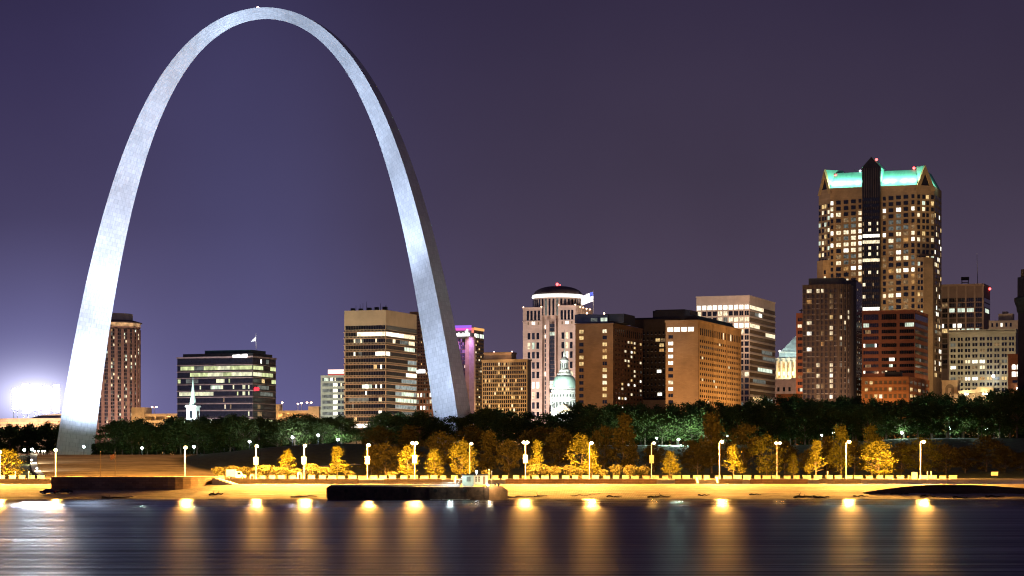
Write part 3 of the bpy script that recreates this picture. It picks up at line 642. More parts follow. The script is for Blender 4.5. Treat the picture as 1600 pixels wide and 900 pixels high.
for a in ((50, 702, 850, 'bright white park lamp below the stadium glare', 3000), (38, 703, 870, 'small white park lamp just left of the brighter one below the stadium', 500),
          (131, 698, 940, 'white park lamp against the near foot of the left arch leg', 2000), (222, 700, 850, 'greenish park lamp left of the blue light ray on the lawn', 2600),
          (303, 698, 855, 'bright greenish park lamp below the white church steeple', 3200), (390, 690, 860, 'small bluish park lamp on a thin pole under the dark office block', 700, True),
          (457, 683, 875, 'very bright bluish park lamp where the path crosses the lawn crest', 4200, True), (497, 680, 880, 'bluish park lamp by a forked trunk below the small grey office', 1400, True),
          (528, 689, 885, 'greenish park lamp at the end of the lawn crest path', 1600), (1026, 684, 905, 'small white park lamp left of the brightest lamp on the hill', 700),
          (1060, 687, 884, 'brightest white park lamp on the hill above the small golden tree', 5200), (1136, 681, 900, 'small white park lamp above the lit lamp by the river steps', 500),
          (1284, 680, 905, 'bright lamp left of a close pair on the right hill', 1100), (1302, 676, 912, 'bright lamp right of a close pair on the right hill', 1300),
          (1409, 686, 884, 'small lamp standing low at the edge of the right hill', 350), (1484, 669, 905, 'brightest lamp among pale trunks at far right of the hill', 4200),
          (1541, 670, 925, 'faint lamp in the dark at the right end of the hill', 250), (930, 676, 915, 'faint white lamp in the dark belt below the office slab', 700)):
    park_lamp(*a)
for k, (px, py, Y) in enumerate(((54, 711, 806), (60, 710.5, 806), (66, 711, 806), (70, 712.5, 806), (66, 723.5, 752), (75, 735, 716))):  # the last two are added to brighten the pale side wall
    X = PX(px, Y) - (3.4 if Y < 806 else 0); zg = gz(X, Y); r_ = empty('path_light', (X, Y, zg), 0, ['small white path light at the head of the stairs, farthest out', 'second small white path light from the outer end at the stair head', 'third small white path light along the stair head', 'small white path light nearest the arch at the stair head', 'added small white light halfway up the pale side of the great stairs', 'added small white light low on the pale side of the great stairs'][k], 'path light', 'small lights round the top of the stairs')
    hh = max(1.2, PZ(py, Y) - zg); MB().lathe([(.14, 0), (.1, .1), (.08, hh)], 8).build('post', DARKM, r_); MB().ball((0, 0, hh + .2), .28, 8, 6).build('lens', glow('warm white path lens', (1, .9, .7), 25), r_)
    lamp('POINT', 'lamp_light', (X + .5, Y - .6, zg + hh + .6), 2600, (1, .85, .55), .2, parent=r_)
def flagpole(px, py, Y, label, lampy=None, flag=True):
    X = PX(px, Y); zg = 5.2; h = PZ(py, Y) - zg; r = empty('flagpole', (X, Y, zg), 0, label, 'flagpole')
    MB().tube((0, 0, 0), (0, 0, h), .10, .05, 8).build('pole', mat('bronze flagpole', (.12, .08, .05), .5, .4), r); MB().ball((0, 0, h + .1), .14, 8, 5).build('finial', CHR, r)
    if flag:
        b = MB(); n = 8
        pts = [(-.1 - 1.3 * i / n, .18 * sin(i * 1.3), 0) for i in range(n + 1)]
        for (xa, ya, _), (xb, yb, _) in zip(pts, pts[1:]):
            b.face([(xa, ya, h - .4 + .3 * xa), (xb, yb, h - .4 + .3 * xb), (xb, yb, h - 1.6 + .5 * xb), (xa, ya, h - 1.6 + .5 * xa)])
        b.build('flag', mat('faded red cloth', (.13, .06, .05), .9), r)
flagpole(157, 706, 692, 'slim bare flagpole at the foot of the great stairs', flag=False)
flagpole(180, 707, 692, 'slim flagpole with a limp reddish flag at the foot of the great stairs')
bpy.data.objects['flagpole'].children

# ------------------------------------------------------------------ trees
BARK = mat('tree bark', (.09, .07, .05), .95, 0, .3, 1.5, col2=(.15, .12, .09))
def leafmat(name, c1, c2):
    m = bpy.data.materials.new(name); m.use_nodes = True; t = NT(m.node_tree); m.node_tree.nodes.clear()
    o = t.n('ShaderNodeOutputMaterial'); g = t.n('ShaderNodeNewGeometry'); oi = t.n('ShaderNodeObjectInfo')
    f = t.math('ADD', t.math('MULTIPLY', g.outputs['Random Per Island'], .7), t.math('MULTIPLY', oi.outputs['Random'], .3))
    c = t.ramp(f, [(0, c1), (1, c2)]); d = t.n('ShaderNodeBsdfDiffuse'); tr = t.n('ShaderNodeBsdfTranslucent'); mx = t.n('ShaderNodeMixShader')
    t.l(c, d.inputs[0]); t.l(c, tr.inputs[0]); mx.inputs[0].default_value = .35; t.l(d.outputs[0], mx.inputs[1]); t.l(tr.outputs[0], mx.inputs[2]); t.l(mx.outputs[0], o.inputs[0]); return m
LF_PARK = leafmat('dark park leaves', (.035, .060, .020), (.085, .12, .042))
LF_DIM = leafmat('shade toned slope leaves', (.07, .06, .018), (.14, .115, .035))  # darker, browner leaves; the dimness of the slope is put into their colour
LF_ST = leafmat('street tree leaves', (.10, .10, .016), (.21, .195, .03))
LF_BUSH = leafmat('pale blossom bush leaves', (.12, .11, .04), (.20, .18, .07))
def tree_proto(name, form, leafm, h=10, w=6, n=2600, leaf=.5, seed=1, clear=.22, fork=False):
    """trunk with limbs, and a crown of many leaf-sized faces gathered in clumps through its volume"""
    R = random.Random(seed); root = empty(name, (0, 0, -500)); b = MB(); tips = []
    def prof(t):     # crown half-width at height t (0..1 through the crown)
        if form == 'cone': return (1 - t) ** .75 * (.35 + .65 * min(1, t * 5))
        if form == 'round': return sqrt(max(0, 1 - (2 * t - .92) ** 2 * .95)) if t > .02 else .3
        if form == 'drop': return max(.12, (1 - t) ** .6 * (.6 + .4 * sin(t * 7)))
        if form == 'vase': return .35 + .65 * min(1, t * 1.6) if t < .8 else 1 - (t - .8) * 2.5
        return .8
    zc = h * clear; r0 = .022 * h
    lean = R.uniform(-.03, .03) * h
    b.tube((0, 0, -.4), (lean * .3, 0, zc), r0, r0 * .8, 8); top = h * (.86 if form in ('cone', 'drop') else .6)
    b.tube((lean * .3, 0, zc), (lean, 0, top), r0 * .8, r0 * .2, 6)
    k = 13
    for i in range(k):
        t = i / k; z0 = zc + (top - zc) * (t * .85); a = i * 2.4 + R.random(); rr = w / 2 * prof(min(.95, (z0 - zc * .9) / (h - zc) + .12)) * .8
        z1 = z0 + (.15 if form in ('cone', 'drop') else .5) * rr + .3
        b.tube((lean * (z0 / h), 0, z0), (rr * cos(a), rr * sin(a), min(z1, h * .95)), r0 * .4 * (1 - .5 * t), r0 * .1, 5)
    b.build('trunk', BARK, root)
    c = MB(); nc = 62
    for q in range(nc):
        t = R.random() ** .85; rad = prof(t) * w / 2; rr = rad * sqrt(R.uniform(.12, 1.0)); a = R.uniform(0, 2 * pi)
        cx, cy, cz = rr * cos(a), rr * sin(a), zc * .92 + (h - zc * .92) * t; cs = R.uniform(.05, .10) * w
        for _ in range(n // nc):
            p = Vector((R.gauss(cx, cs), R.gauss(cy, cs), R.gauss(cz, cs * .55))); u = Vector((R.gauss(0, 1), R.gauss(0, 1), R.gauss(0, .7))).normalized()
            v = u.cross(Vector((R.gauss(0, 1), R.gauss(0, 1), R.gauss(0, 1)))).normalized(); s = leaf * R.uniform(.55, 1.15)
            c.face([p - u * s * .5, p + v * s * .28, p + u * s * .5, p - v * s * .28])
    c.build('crown', leafm, root); remember(root); return root
PROTO = {
    'belt': [tree_proto('park_tree', 'round', LF_PARK, 10, 8.5, 3800, .62, s, .2) for s in (1, 2, 3, 4)],
    'round': [tree_proto('street_tree', 'round', LF_ST, 10, 8, 3200, .5, s, .17) for s in (11, 12)],
    'cone': [tree_proto('street_tree', 'cone', LF_ST, 10, 7, 3000, .5, s, .16) for s in (21, 22, 23)],
    'drop': [tree_proto('street_tree', 'drop', LF_ST, 10, 7, 2600, .5, s, .2) for s in (31, 32)],
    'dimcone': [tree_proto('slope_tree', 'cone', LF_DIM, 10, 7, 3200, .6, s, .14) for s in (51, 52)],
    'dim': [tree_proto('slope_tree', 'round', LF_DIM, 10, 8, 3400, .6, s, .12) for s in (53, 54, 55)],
    'bush': [tree_proto('flowering_bush', 'vase', LF_BUSH, 10, 12, 1500, 1.25, s, .3) for s in (41, 42, 43)],
}
USED = set(); TREES = []
def plant(kind, px, ytop, ybase, wpx, Y, label, cat='tree', group=None, zg=None):
    p = random.choice(PROTO[kind]); base_w = {'belt': 8.5, 'round': 8, 'cone': 7, 'drop': 7, 'bush': 12, 'dim': 8, 'dimcone': 7}[kind]
    o = copy_tree(p) if p.name in USED else p; USED.add(p.name)
    X = PX(px, Y); zg = gz(X, Y) if zg is None else zg
    h = PZ(ytop, Y) - zg; w = wpx * Y / F
    o.location = (X, Y, zg); sx = w / base_w; o.scale = (sx, sx, h / 10); o.rotation_euler = (0, 0, random.uniform(0, 6.28)); tag(o, label, cat, group)
    return o
# lit street trees, left to right
G1 = 'lit street trees along the promenade'
for a in (('round', 6, 704, 745, 54, 663, 'golden lit tree at the left end of the promenade'), ('cone', 449, 704, 746, 33, 665, 'lit tree of even cone shape left of the white booth'),
          ('drop', 527, 699, 746, 40, 663, 'ragged golden tree just above the left end of the barge'), ('cone', 638, 697, 744, 42, 663, 'golden cone shaped tree behind the two headed bannered lamp'),
          ('cone', 679, 703, 744, 36, 665, 'golden tree midway along the barge deck'), ('round', 722, 690, 743, 42, 663, 'tall golden tree just left of the barge deckhouse'),
          ('drop', 840, 689, 741, 34, 665, 'narrow golden tree right of the two headed bannered lamp'), ('cone', 908, 680, 744, 60, 668, 'larger dimmer tree of the golden pair round a lamp'),
          ('drop', 925, 704, 746, 38, 663, 'smaller brighter tree of the golden pair round a lamp'), ('cone', 1047, 706, 746, 34, 663, 'small golden tree standing alone below the brightest hill lamp'),
          ('drop', 1146, 696, 746, 38, 663, 'bright feathery tree just right of the lamp by the river steps'), ('round', 1198, 682, 743, 54, 680, 'big amber tree behind the two headed dark lamp'),
          ('cone', 1240, 709, 742, 22, 682, 'small slim dim tree right of the big amber tree'), ('drop', 1275, 689, 746, 38, 663, 'bright drooping tree left of the slim lit lamp'),
          ('cone', 1314, 668, 744, 50, 690, 'tall dim brown tree behind the slim lit lamp'), ('round', 1373, 692, 746, 52, 663, 'bright broad tree with a flat round crown and clear trunk'),
          ('cone', 1362, 664, 735, 46, 705, 'tall dim tree behind the bright broad round tree')):
    plant(*a, group=G1)
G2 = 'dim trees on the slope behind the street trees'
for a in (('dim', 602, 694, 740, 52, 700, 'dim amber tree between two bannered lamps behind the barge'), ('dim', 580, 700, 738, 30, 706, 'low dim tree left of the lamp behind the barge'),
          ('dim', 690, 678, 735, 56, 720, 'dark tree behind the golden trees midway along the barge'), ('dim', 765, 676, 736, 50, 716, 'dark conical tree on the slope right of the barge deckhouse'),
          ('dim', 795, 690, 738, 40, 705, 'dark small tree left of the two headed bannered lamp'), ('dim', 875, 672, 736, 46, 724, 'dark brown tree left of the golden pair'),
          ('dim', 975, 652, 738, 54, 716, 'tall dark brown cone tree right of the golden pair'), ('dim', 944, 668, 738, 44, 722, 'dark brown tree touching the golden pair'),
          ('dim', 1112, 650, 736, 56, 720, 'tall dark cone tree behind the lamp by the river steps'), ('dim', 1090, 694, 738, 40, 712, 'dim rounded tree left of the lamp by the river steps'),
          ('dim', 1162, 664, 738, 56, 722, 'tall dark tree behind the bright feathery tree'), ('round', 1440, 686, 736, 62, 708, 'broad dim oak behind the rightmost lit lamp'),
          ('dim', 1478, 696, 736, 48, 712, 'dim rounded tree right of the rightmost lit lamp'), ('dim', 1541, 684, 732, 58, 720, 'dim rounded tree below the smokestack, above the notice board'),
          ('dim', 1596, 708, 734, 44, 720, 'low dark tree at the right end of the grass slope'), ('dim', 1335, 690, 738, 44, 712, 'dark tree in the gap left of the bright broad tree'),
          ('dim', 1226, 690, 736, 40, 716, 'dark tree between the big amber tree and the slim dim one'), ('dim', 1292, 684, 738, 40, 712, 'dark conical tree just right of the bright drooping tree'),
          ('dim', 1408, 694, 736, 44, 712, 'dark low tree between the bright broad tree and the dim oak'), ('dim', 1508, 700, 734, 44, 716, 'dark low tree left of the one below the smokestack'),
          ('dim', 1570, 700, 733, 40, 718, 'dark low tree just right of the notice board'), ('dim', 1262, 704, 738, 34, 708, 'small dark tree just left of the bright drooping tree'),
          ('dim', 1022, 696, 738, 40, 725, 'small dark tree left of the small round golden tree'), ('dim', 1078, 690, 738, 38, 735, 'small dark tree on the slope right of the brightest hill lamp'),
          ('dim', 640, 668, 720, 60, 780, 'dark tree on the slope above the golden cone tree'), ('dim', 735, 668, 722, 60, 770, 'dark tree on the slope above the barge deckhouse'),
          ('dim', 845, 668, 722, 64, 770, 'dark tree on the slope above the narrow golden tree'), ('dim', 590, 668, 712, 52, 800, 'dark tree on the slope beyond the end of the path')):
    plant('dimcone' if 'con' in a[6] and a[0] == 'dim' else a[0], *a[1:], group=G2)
# flowering bushes
for px, w, yt in ((342, 22, 731), (366, 26, 729), (386, 24, 731), (412, 30, 728), (434, 24, 730), (462, 20, 733), (487, 24, 726), (507, 24, 731), (545, 18, 736), (834, 26, 727), (852, 16, 730), (868, 22, 729), (888, 18, 728),
                  (905, 16, 732), (943, 14, 734), (962, 18, 727), (984, 20, 728), (1004, 22, 729), (22, 24, 735), (612, 18, 737), (760, 14, 735)):
    plant('bush', px, yt, 747, w, random.uniform(660, 663) + (5 if px < 400 else 0), 'low spreading bush with pale golden leaves in the row on the promenade', 'bush', 'pale golden bushes along the promenade', zg=4.9)
# belt of park trees on the hill
ORD = 'first second third fourth fifth sixth seventh eighth ninth tenth eleventh twelfth thirteenth fourteenth fifteenth'.split()
REFS = [(-20, 60, 'below the stadium glare'), (60, 130, 'behind the left arch leg'), (130, 245, 'below the round hotel tower'), (245, 340, 'around the white church steeple'), (340, 445, 'below the dark office block'),
        (445, 560, 'below the small grey office'), (560, 660, 'below the banded beige tower'), (660, 770, 'by the right arch leg'), (770, 850, 'below the brown grid hotel'), (850, 960, 'below the green dome'),
        (960, 1050, 'below the dark hotel recess'), (1050, 1165, 'below the tan hotel wing'), (1165, 1255, 'below the white pyramid roof'), (1255, 1345, 'below the dark apartment tower'), (1345, 1450, 'below the red brick offices'),
        (1450, 1530, 'below the small arched gable'), (1530, 1640, 'beside the smokestack')]
belt = []
for row, Y0, st in (('front', 895, 25), ('back', 975, 24)):
    px = -8 if row == 'front' else -20
    while px < 1612:
        ok = True; Y = Y0 + random.uniform(-9, 9) + (440 if px < 100 else 0)
        if px < 100: yt = 664 + random.uniform(-3, 6)
        elif px < 172: ok = False; yt = 668
        elif px < 222: yt = 656 + random.uniform(-1, 7)
        elif px < 262: yt = 668 + random.uniform(0, 6)
        elif px < 272: ok = False; yt = 0
        elif px < 545: yt = 651 + random.uniform(-2, 9)
        elif px < 585: yt = 668 + random.uniform(-4, 8); ok = row == 'front'
        elif px < 660: yt = 650 + random.uniform(-6, 5)
        elif px < 740: yt = 648 + random.uniform(-6, 8) if row == 'front' else 662
        elif px < 830: yt = 641 + random.uniform(-3, 7)
        elif px < 900: yt = 650 + random.uniform(-4, 6)
        elif px < 1060: yt = 634 + random.uniform(-3, 6)
        elif px < 1190: yt = 631 + random.uniform(-3, 6)
        elif px < 1420: yt = 624 + random.uniform(-3, 6)
        elif px < 1540: yt = 618 + random.uniform(-3, 6)
        else: yt = 610 + random.uniform(-3, 5)
        if row == 'front' and px > 770: yt += random.uniform(2, 16)
        if ok: belt.append((row, px, yt, Y, random.uniform(44, 60) * (.75 if px < 100 else 1)))
        px += st * random.uniform(.85, 1.15)
cnt = {}
for row, px, yt, Y, w in belt:
    ref = next(r for r in REFS if r[0] <= px < r[1])[2]; k = cnt[(row, ref)] = cnt.get((row, ref), -1) + 1
    plant('belt', px, yt, 0, w, Y, f'leafy park tree {ref}, {ORD[k]} from the left in the {row} row', 'tree', 'park trees on the hill')
def undergrowth():  # added leaf screen, hides lit walls so gaps under the crowns stay dark
    R = random.Random(3); c = MB()
    for px in range(145, 1640, 2):
        if 540 < px < 592: continue
        Y = 1025; X = PX(px, Y); g = gz(X, Y); top = 5 + 1.5 * sin(px * .05) + (1.5 if px > 900 else 0)
        for _ in range(34):
            q = Vector((X + R.uniform(-.6, .6), Y + R.uniform(-3, 3), g + R.uniform(0, top))); u = Vector((R.gauss(0, 1), R.gauss(0, 1), R.gauss(0, 1))).normalized(); v = u.cross(Vector((R.gauss(0, 1), R.gauss(0, 1), R.gauss(0, 1)))).normalized(); s = R.uniform(.8, 1.7)
            c.face([q - u * s * .5, q + v * s * .35, q + u * s * .5, q - v * s * .35])
    tag(c.build('undergrowth', LF_PARK), 'added dark undergrowth below the park trees', None, None, 'stuff')
undergrowth()
for k, p in PROTO.items():
    for o in p:
        if o.name not in USED:
            for c in list(o.children_recursive): bpy.data.objects.remove(c)
            bpy.data.objects.remove(o)
# ------------------------------------------------------------------ buildings
GZ = 11.0     # walls start here, a little below the city ground
class Bld:
    """a building on the city grid: a, b, c = photo columns of its left end, near corner and right end; Y = distance of the near corner"""
    def __init__(s, name, label, a, b, c, Y, cat='building', th=TH):
        s.c, s.s = cos(th), sin(th); s.Y = Y; s.Xb = PX(b, Y); s.root = empty(name, (s.Xb, Y, 0), th, label, cat); s.wins = []
        s.L = -s.X(a); s.D = s.Yd(c) if c > b else 14.0; s.cache = {}
    def X(s, px, y=0.0):
        k = (px - 800) / F; return (k * (s.Y + y * s.c) - s.Xb + y * s.s) / (s.c - k * s.s)
    def Yd(s, px):
        k = (px - 800) / F; return (k * s.Y - s.Xb) / (-s.s - k * s.c)
    def Z(s, py, y=0.0): return PZ(py, s.Y + .94 * y)
    def world(s, x, y, z): return Vector((s.Xb + x * s.c - y * s.s, s.Y + x * s.s + y * s.c, z))
    def body(s, ytop, m, name='wall', mb=None):
        z = s.Z(ytop); b = mb or MB(); b.box(-s.L, 0, 0, s.D, GZ, z); s.wall = b.build(name, m, s.root); s.top = z; return s.wall
    def part(s, mb, name, m, parent=None, **k): return mb.build(name, m, parent or s.root, **k)
    def win(s, face, u, z0, w, h, m, frame=None, off=0.0):
        """u = middle of the window along the face"""
        s.wins.append((face, u, z0, w, h, m, off))
    def grid(s, face, u0, u1, z0, z1, nc, nr, wf=.6, hf=.6, lit=.15, pal=None, dark=None, over=None, skip=None, off=0.0):
        pal = pal or [L_WARM, L_YEL, L_DIM]; dark = dark or GLASS
        du, dz = (u1 - u0) / nc, (z1 - z0) / nr
        for r in range(nr):
            for c in range(nc):
                if skip and skip(c, r): continue
                m = over.get((c, r)) if over else None
                if m is None: m = random.choice(pal) if random.random() < lit else dark
                s.win(face, u0 + (c + .5) * du, z1 - (r + 1) * dz + dz * (1 - hf) / 2, du * wf, dz * hf, m, off=off)
    def ribbon(s, face, u0, u1, z0, z1, n, segs=(), dark=None, off=0.0, name='ribbon_window'):
        """one long strip of panes; segs = (from, to, material) in 0..1"""
        b = MB(); mats = [dark or GLASS]
        for k in range(n):
            t = (k + .5) / n; mi = 0
            for a, c, m in segs:
                if a <= t < c:
                    if m not in mats: mats.append(m)
                    mi = mats.index(m)
            p, q = u0 + (u1 - u0) * k / n + .06, u0 + (u1 - u0) * (k + 1) / n - .06
            if face == 'front': b.box(p, q, -.14 - off, .05 - off, z0, z1, mi)
            else: b.box(-.05 + off, .14 + off, p, q, z0, z1, mi)
        return b.build(name, mats, s.root)
    def wmesh(s, w, h, m):
        key = (round(w, 2), round(h, 2), m.name)
        if key not in s.cache:
            b = MB(); b.box(-w / 2, w / 2, -.13, .06, 0, h)
            f = .1; fm = 1
            b.box(-w / 2 - f, w / 2 + f, -.2, .05, -.14, -.005, fm)
            if w > 1.9: b.box(-.05, .05, -.17, -.135, 0, h, fm)
            s.cache[key] = b.mesh('window', [m, s.sill if hasattr(s, 'sill') else STEEL])
        return s.cache[key]
    def flush(s, most=100):
        rot = {'front': 0, 'side': pi / 2}
        lit = [w for w in s.wins if w[5] not in (GLASS, GLASSB)]; dk = [w for w in s.wins if w[5] in (GLASS, GLASSB)]
        random.Random(5).shuffle(dk); al = lit + dk; rest = al[most:] if len(al) > most else []
        for face, u, z, w, h, m, off in al[:most]:
            o = bpy.data.objects.new('window', s.wmesh(w, h, m)); COL.objects.link(o); o.parent = s.root
            if isinstance(face, str):
                o.location = (u, -off, z) if face == 'front' else (off, u, z); o.rotation_euler = (0, 0, rot[face])
            else: o.location = (*face[0], z); o.rotation_euler = (0, 0, face[1])
        if rest:
            b = MB(); mats = []
            for face, u, z, w, h, m, off in rest:
                if m not in mats: mats.append(m)
                if isinstance(face, str): (x, y), a = ((u, -off), 0) if face == 'front' else ((off, u), pi / 2)
                else: (x, y), a = face
                n = len(b.v); b.box(-w / 2, w / 2, -.13, .06, z, z + h, mats.index(m)); ca, sa = cos(a), sin(a)
                for i in range(n, len(b.v)):
                    vx, vy, vz = b.v[i]; b.v[i] = (x + vx * ca - vy * sa, y + vx * sa + vy * ca, vz)
            o = b.build('window_field', mats, s.root); o['kind'] = 'stuff'
    def flood(s, x, y, z, tx, ty, tz, power, col=(1, .62, .28), ang=90, size=1.5):
        q = s.world(x, y, z); q.z = max(q.z, gz(q.x, q.y) + 1.6)
        lamp('SPOT', 'facade_light', q, power, col, size, parent=s.root, target=s.world(tx, ty, tz), angle=ang, blend=1)  # unseen spot without a fixture, standing in for street and facade lighting
    def glowpt(s, x, y, z, power, col=(1, .6, .25), size=1.0):
        lamp('POINT', 'street_glow', s.world(x, y, z), power, col, size, parent=s.root)

SOD = (1, .56, .20); WRM = (1, .74, .48); WHT = (.95, 1, .95)
# --- round hotel tower behind the left arch leg
def round_hotel():
    Y = 1290.0; R = 43 * Y / F; B = Bld('round_tower', 'round brown hotel tower with a lit restaurant ring, behind the left arch leg', 168, 168, 168, Y, th=0)
    z = B.Z; tan = mat('pinkish brown concrete', (.30, .19, .15), .85, 0, .2, .3); brn = mat('brown infill', (.10, .075, .065), .7)
    MB().lathe([(R, GZ), (R, z(511))], 48, 0, R).build('wall', brn, B.root)
    rows = 26; z0, z1 = z(662), z(513); dz = (z1 - z0) / rows
    for k in range(-7, 8):
        a = -pi / 2 + radians(k * 13.4 + 4)
        MB().box(-.85, .85, -.55, .3, GZ, z1).build('pier', tan, B.root).location = (R * cos(a), R + R * sin(a), 0)
        B.root.children[-1]
    for o in [o for o in B.root.children if o.name.startswith('pier')]:
        o.rotation_euler = (0, 0, math.atan2(o.location.y - R, o.location.x) + pi / 2)
    sb = MB()
    for r in range(rows): sb.lathe([(R + .12, z0 + r * dz - .12), (R + .12, z0 + r * dz + .2)], 48, 0, R)
    sb.build('floor_band', mat('grey brown spandrel', (.20, .15, .135), .8), B.root)
    for k in range(-3, 7):
        for sgn in (-.26, .26):
            a = -pi / 2 + radians((k + .5 + sgn) * 13.4 + 4)
            for r in range(rows):
                m = random.choice([L_WARM, L_WARM, L_GREY, L_DIM, L_COOL]) if random.random() < (.2 if k > -1 else .08) else (GLASSB if random.random() < .6 else GLASS)
                B.wins.append((((R * cos(a), R + R * sin(a)), a + pi / 2), 0, z0 + r * dz + .45, 1.45, dz * .62, m, 0))
    B.flush()
    MB().lathe([(R * .99, z(512)), (R * 1.05, z(509))], 48, 0, R).build('ring_base', tan, B.root)
    MB().lathe([(R * 1.03, z(509)), (R * 1.03, z(503.5))], 48, 0, R).build('restaurant_window', glow('restaurant glass', (1, .55, .25), .55, .9, .3), B.root)
    MB().lathe([(R * 1.09, z(503.5)), (R * 1.09, z(502)), (R * .8, z(498.5))], 48, 0, R).build('roof', mat('brown roof', (.14, .10, .09), .8), B.root)
    MB().lathe([(R * .75, z(499)), (R * .75, z(488.5)), (R * .72, z(488))], 40, 0, R).build('penthouse', mat('grey penthouse', (.40, .38, .36), .8), B.root)
    B.flood(14, -55, 16, 3, 0, 60, 1.6e5, (1, .72, .6), 80); B.flood(22, -22, 15, 8, 4, 40, 4e4, (1, .6, .45), 90)
round_hotel()

# --- stadium with floodlights
def stadium():
    B = Bld('stadium', 'brightly floodlit stadium stand beyond the trees at far left', -30, 104, 130, 1560, cat='stadium'); z = B.Z
    tan = mat('stadium concrete', (.36, .29, .26), .85)
    B.body(653, tan); B.L
    for k in range(3):
        MB().box(-B.L, .5, -.7, 0, z(661 + k * 5.5), z(659 + k * 5.5)).build('deck_edge', mat('lit orange deck edge', (.62, .38, .24), .8), B.root)
    u0, u1 = -B.L, 0
    for k in range(38):
        MB().box(-.25, .25, -.4, -.02, z(668), z(661.2)).build('column', tan, B.root, loc=(B.X(12 + k * 2.4), 0, 0))
    MB().box(B.X(48), B.X(78), -.9, -.72, z(674), z(671)).build('entrance_sign', glow('amber entrance light', (1, .55, .2), 1.6), B.root)
    MB().extrude_xz([(B.X(40), z(653)), (B.X(106), z(653)), (B.X(106), z(645)), (B.X(60), z(648))][::-1], 4, 12).build('upper_stand', mat('pale stand', (.5, .46, .46), .8), B.root)
    for k in range(7): B.glowpt(B.X(8 + k * 16), -9, z(664), 8000, (1, .62, .35))
stadium()
FLD = glow('stadium floodlight lens', (.86, .92, 1), 650)
def flood_tower(px, y0, y1, w, label, Y=1640):
    r = empty('floodlight_tower', (PX(px, Y), Y, 14), 0, label, 'floodlight tower', 'floodlight towers of the stadium'); z0, z1 = PZ(y1, Y) - 14, PZ(y0, Y) - 14; hw = w * Y / F / 2
    for s in (-.6, .6): MB().tube((s * hw, .6, 0), (s * hw, .6, z1), .35, .25, 8).build('mast', STEEL, r)
    MB().box(-hw - .2, hw + .2, .1, .3, z0 - .3, z1 + .3).build('bank_frame', DARKM, r)
    nr = max(2, int((z1 - z0) / 1.5)); nc = max(3, int(2 * hw / 1.3))
    for i in range(nr):
        b = MB()
        for j in range(nc):
            x, z = -hw + (j + .5) * 2 * hw / nc, z0 + (i + .5) * (z1 - z0) / nr; b.tube((x, .08, z), (x, -.35, z - .1), .62, .66, 8)
        b.build('lamp_row', FLD, r)
for a in ((24, 607, 640, 9, 'leftmost white floodlight bank over the stadium'), (40, 600, 646, 11, 'tallest white floodlight bank over the stadium'), (57, 606, 640, 9, 'white floodlight bank in the middle of the stadium row'),
          (72, 603, 646, 9, 'white floodlight bank second from the left arch leg'), (88, 601, 643, 10, 'white floodlight bank nearest the left arch leg')): flood_tower(*a)

# --- parking garages
def garage(name, label, a, b, c, Y, ytop, levels, box=None, m=None, power=11000, th=TH):
    B = Bld(name, label, a, b, c, Y, th=th, cat='parking garage'); z1 = B.Z(ytop); conc = m or mat('garage concrete', (.55, .45, .33), .85); dz = 3.3
    MB().box(-B.L, 0, 9, B.D if B.D > 10 else 14, GZ, z1 - .4).build('back_wall', conc, B.root)
    for k in range(levels + 1):
        z = z1 - 1.1 - k * dz
        MB().box(-B.L, 0, 0, 9, z - .35, z).box(-B.L, 0, -.15, .15, z - .36, z + 1.1).build('deck', conc, B.root)
        if k: 
            for q in range(max(2, int(B.L / 12))): B.glowpt(-B.L + (q + .5) * B.L / max(2, int(B.L / 12)), 3, z + 2.3, power * .12, SOD, .3)
    for q in range(int(B.L / 6) + 1): MB().box(-.3, .3, .2, .8, GZ, z1 - 1.2).build('column', conc, B.root, loc=(-B.L + .4 + q * (B.L - .8) / int(B.L / 6), 0, 0))
    if box: MB().box(B.X(box[0]), B.X(box[1]), -1.2, 7, GZ, B.Z(box[2])).build('stair_tower', conc, B.root)
    for q in range(3): B.glowpt(-B.L * (q + .5) / 3, -14, 20, power * 1.1, SOD)
    return B
g1 = garage('parking_garage', 'amber lit parking garage between the round tower and the dark office block', 206, 277, 277, 1225, 646, 4, (207, 227, 636))
g2 = garage('parking_garage', 'low amber garage roofline between the dark office block and the small grey office', 428, 502, 502, 1240, 641, 3, (483, 500, 635))
MB().box(g2.X(430), g2.X(436), -1.4, 4, GZ, g2.Z(631)).build('lift_tower', mat('pale lift tower', (.75, .62, .45), .8), g2.root)
def roof_lamp(px, py, Y, zb, label, heads=2):
    r = empty('roof_lamp', (PX(px, Y), Y, zb), 0, label, 'lamp post', 'lamp posts on the garage roofs'); h = PZ(py, Y) - zb
    MB().tube((0, 0, 0), (0, 0, h), .16, .1, 6).build('pole', POLE, r)
    for s in ((-1, 1) if heads == 2 else (0,)):
        if s: MB().tube((0, 0, h - .1), (s * 1.0, 0, h), .08, .06, 6).build('arm', POLE, r)
        MB().ball((s * 1.1, 0, h), .55, 8, 5, sz=.7).build('lamp_head', glow('pinkish roof lamp', (1, .62, .38), 12), r)
roof_lamp(241, 636, 1232, g1.Z(646), 'two headed lamp post on the garage roof beside the round tower')
for px, py, lb, hd in ((441, 629, 'single lamp post at the left end of the low garage roof', 1), (465.5, 631, 'left lamp post of the close pair on the low garage roof', 1), (471, 630, 'right lamp post of the close pair on the low garage roof', 1), (483, 629, 'two headed lamp post by the stair box of the low garage', 2)):
    roof_lamp(px, py, 1246, g2.Z(641), lb, hd)

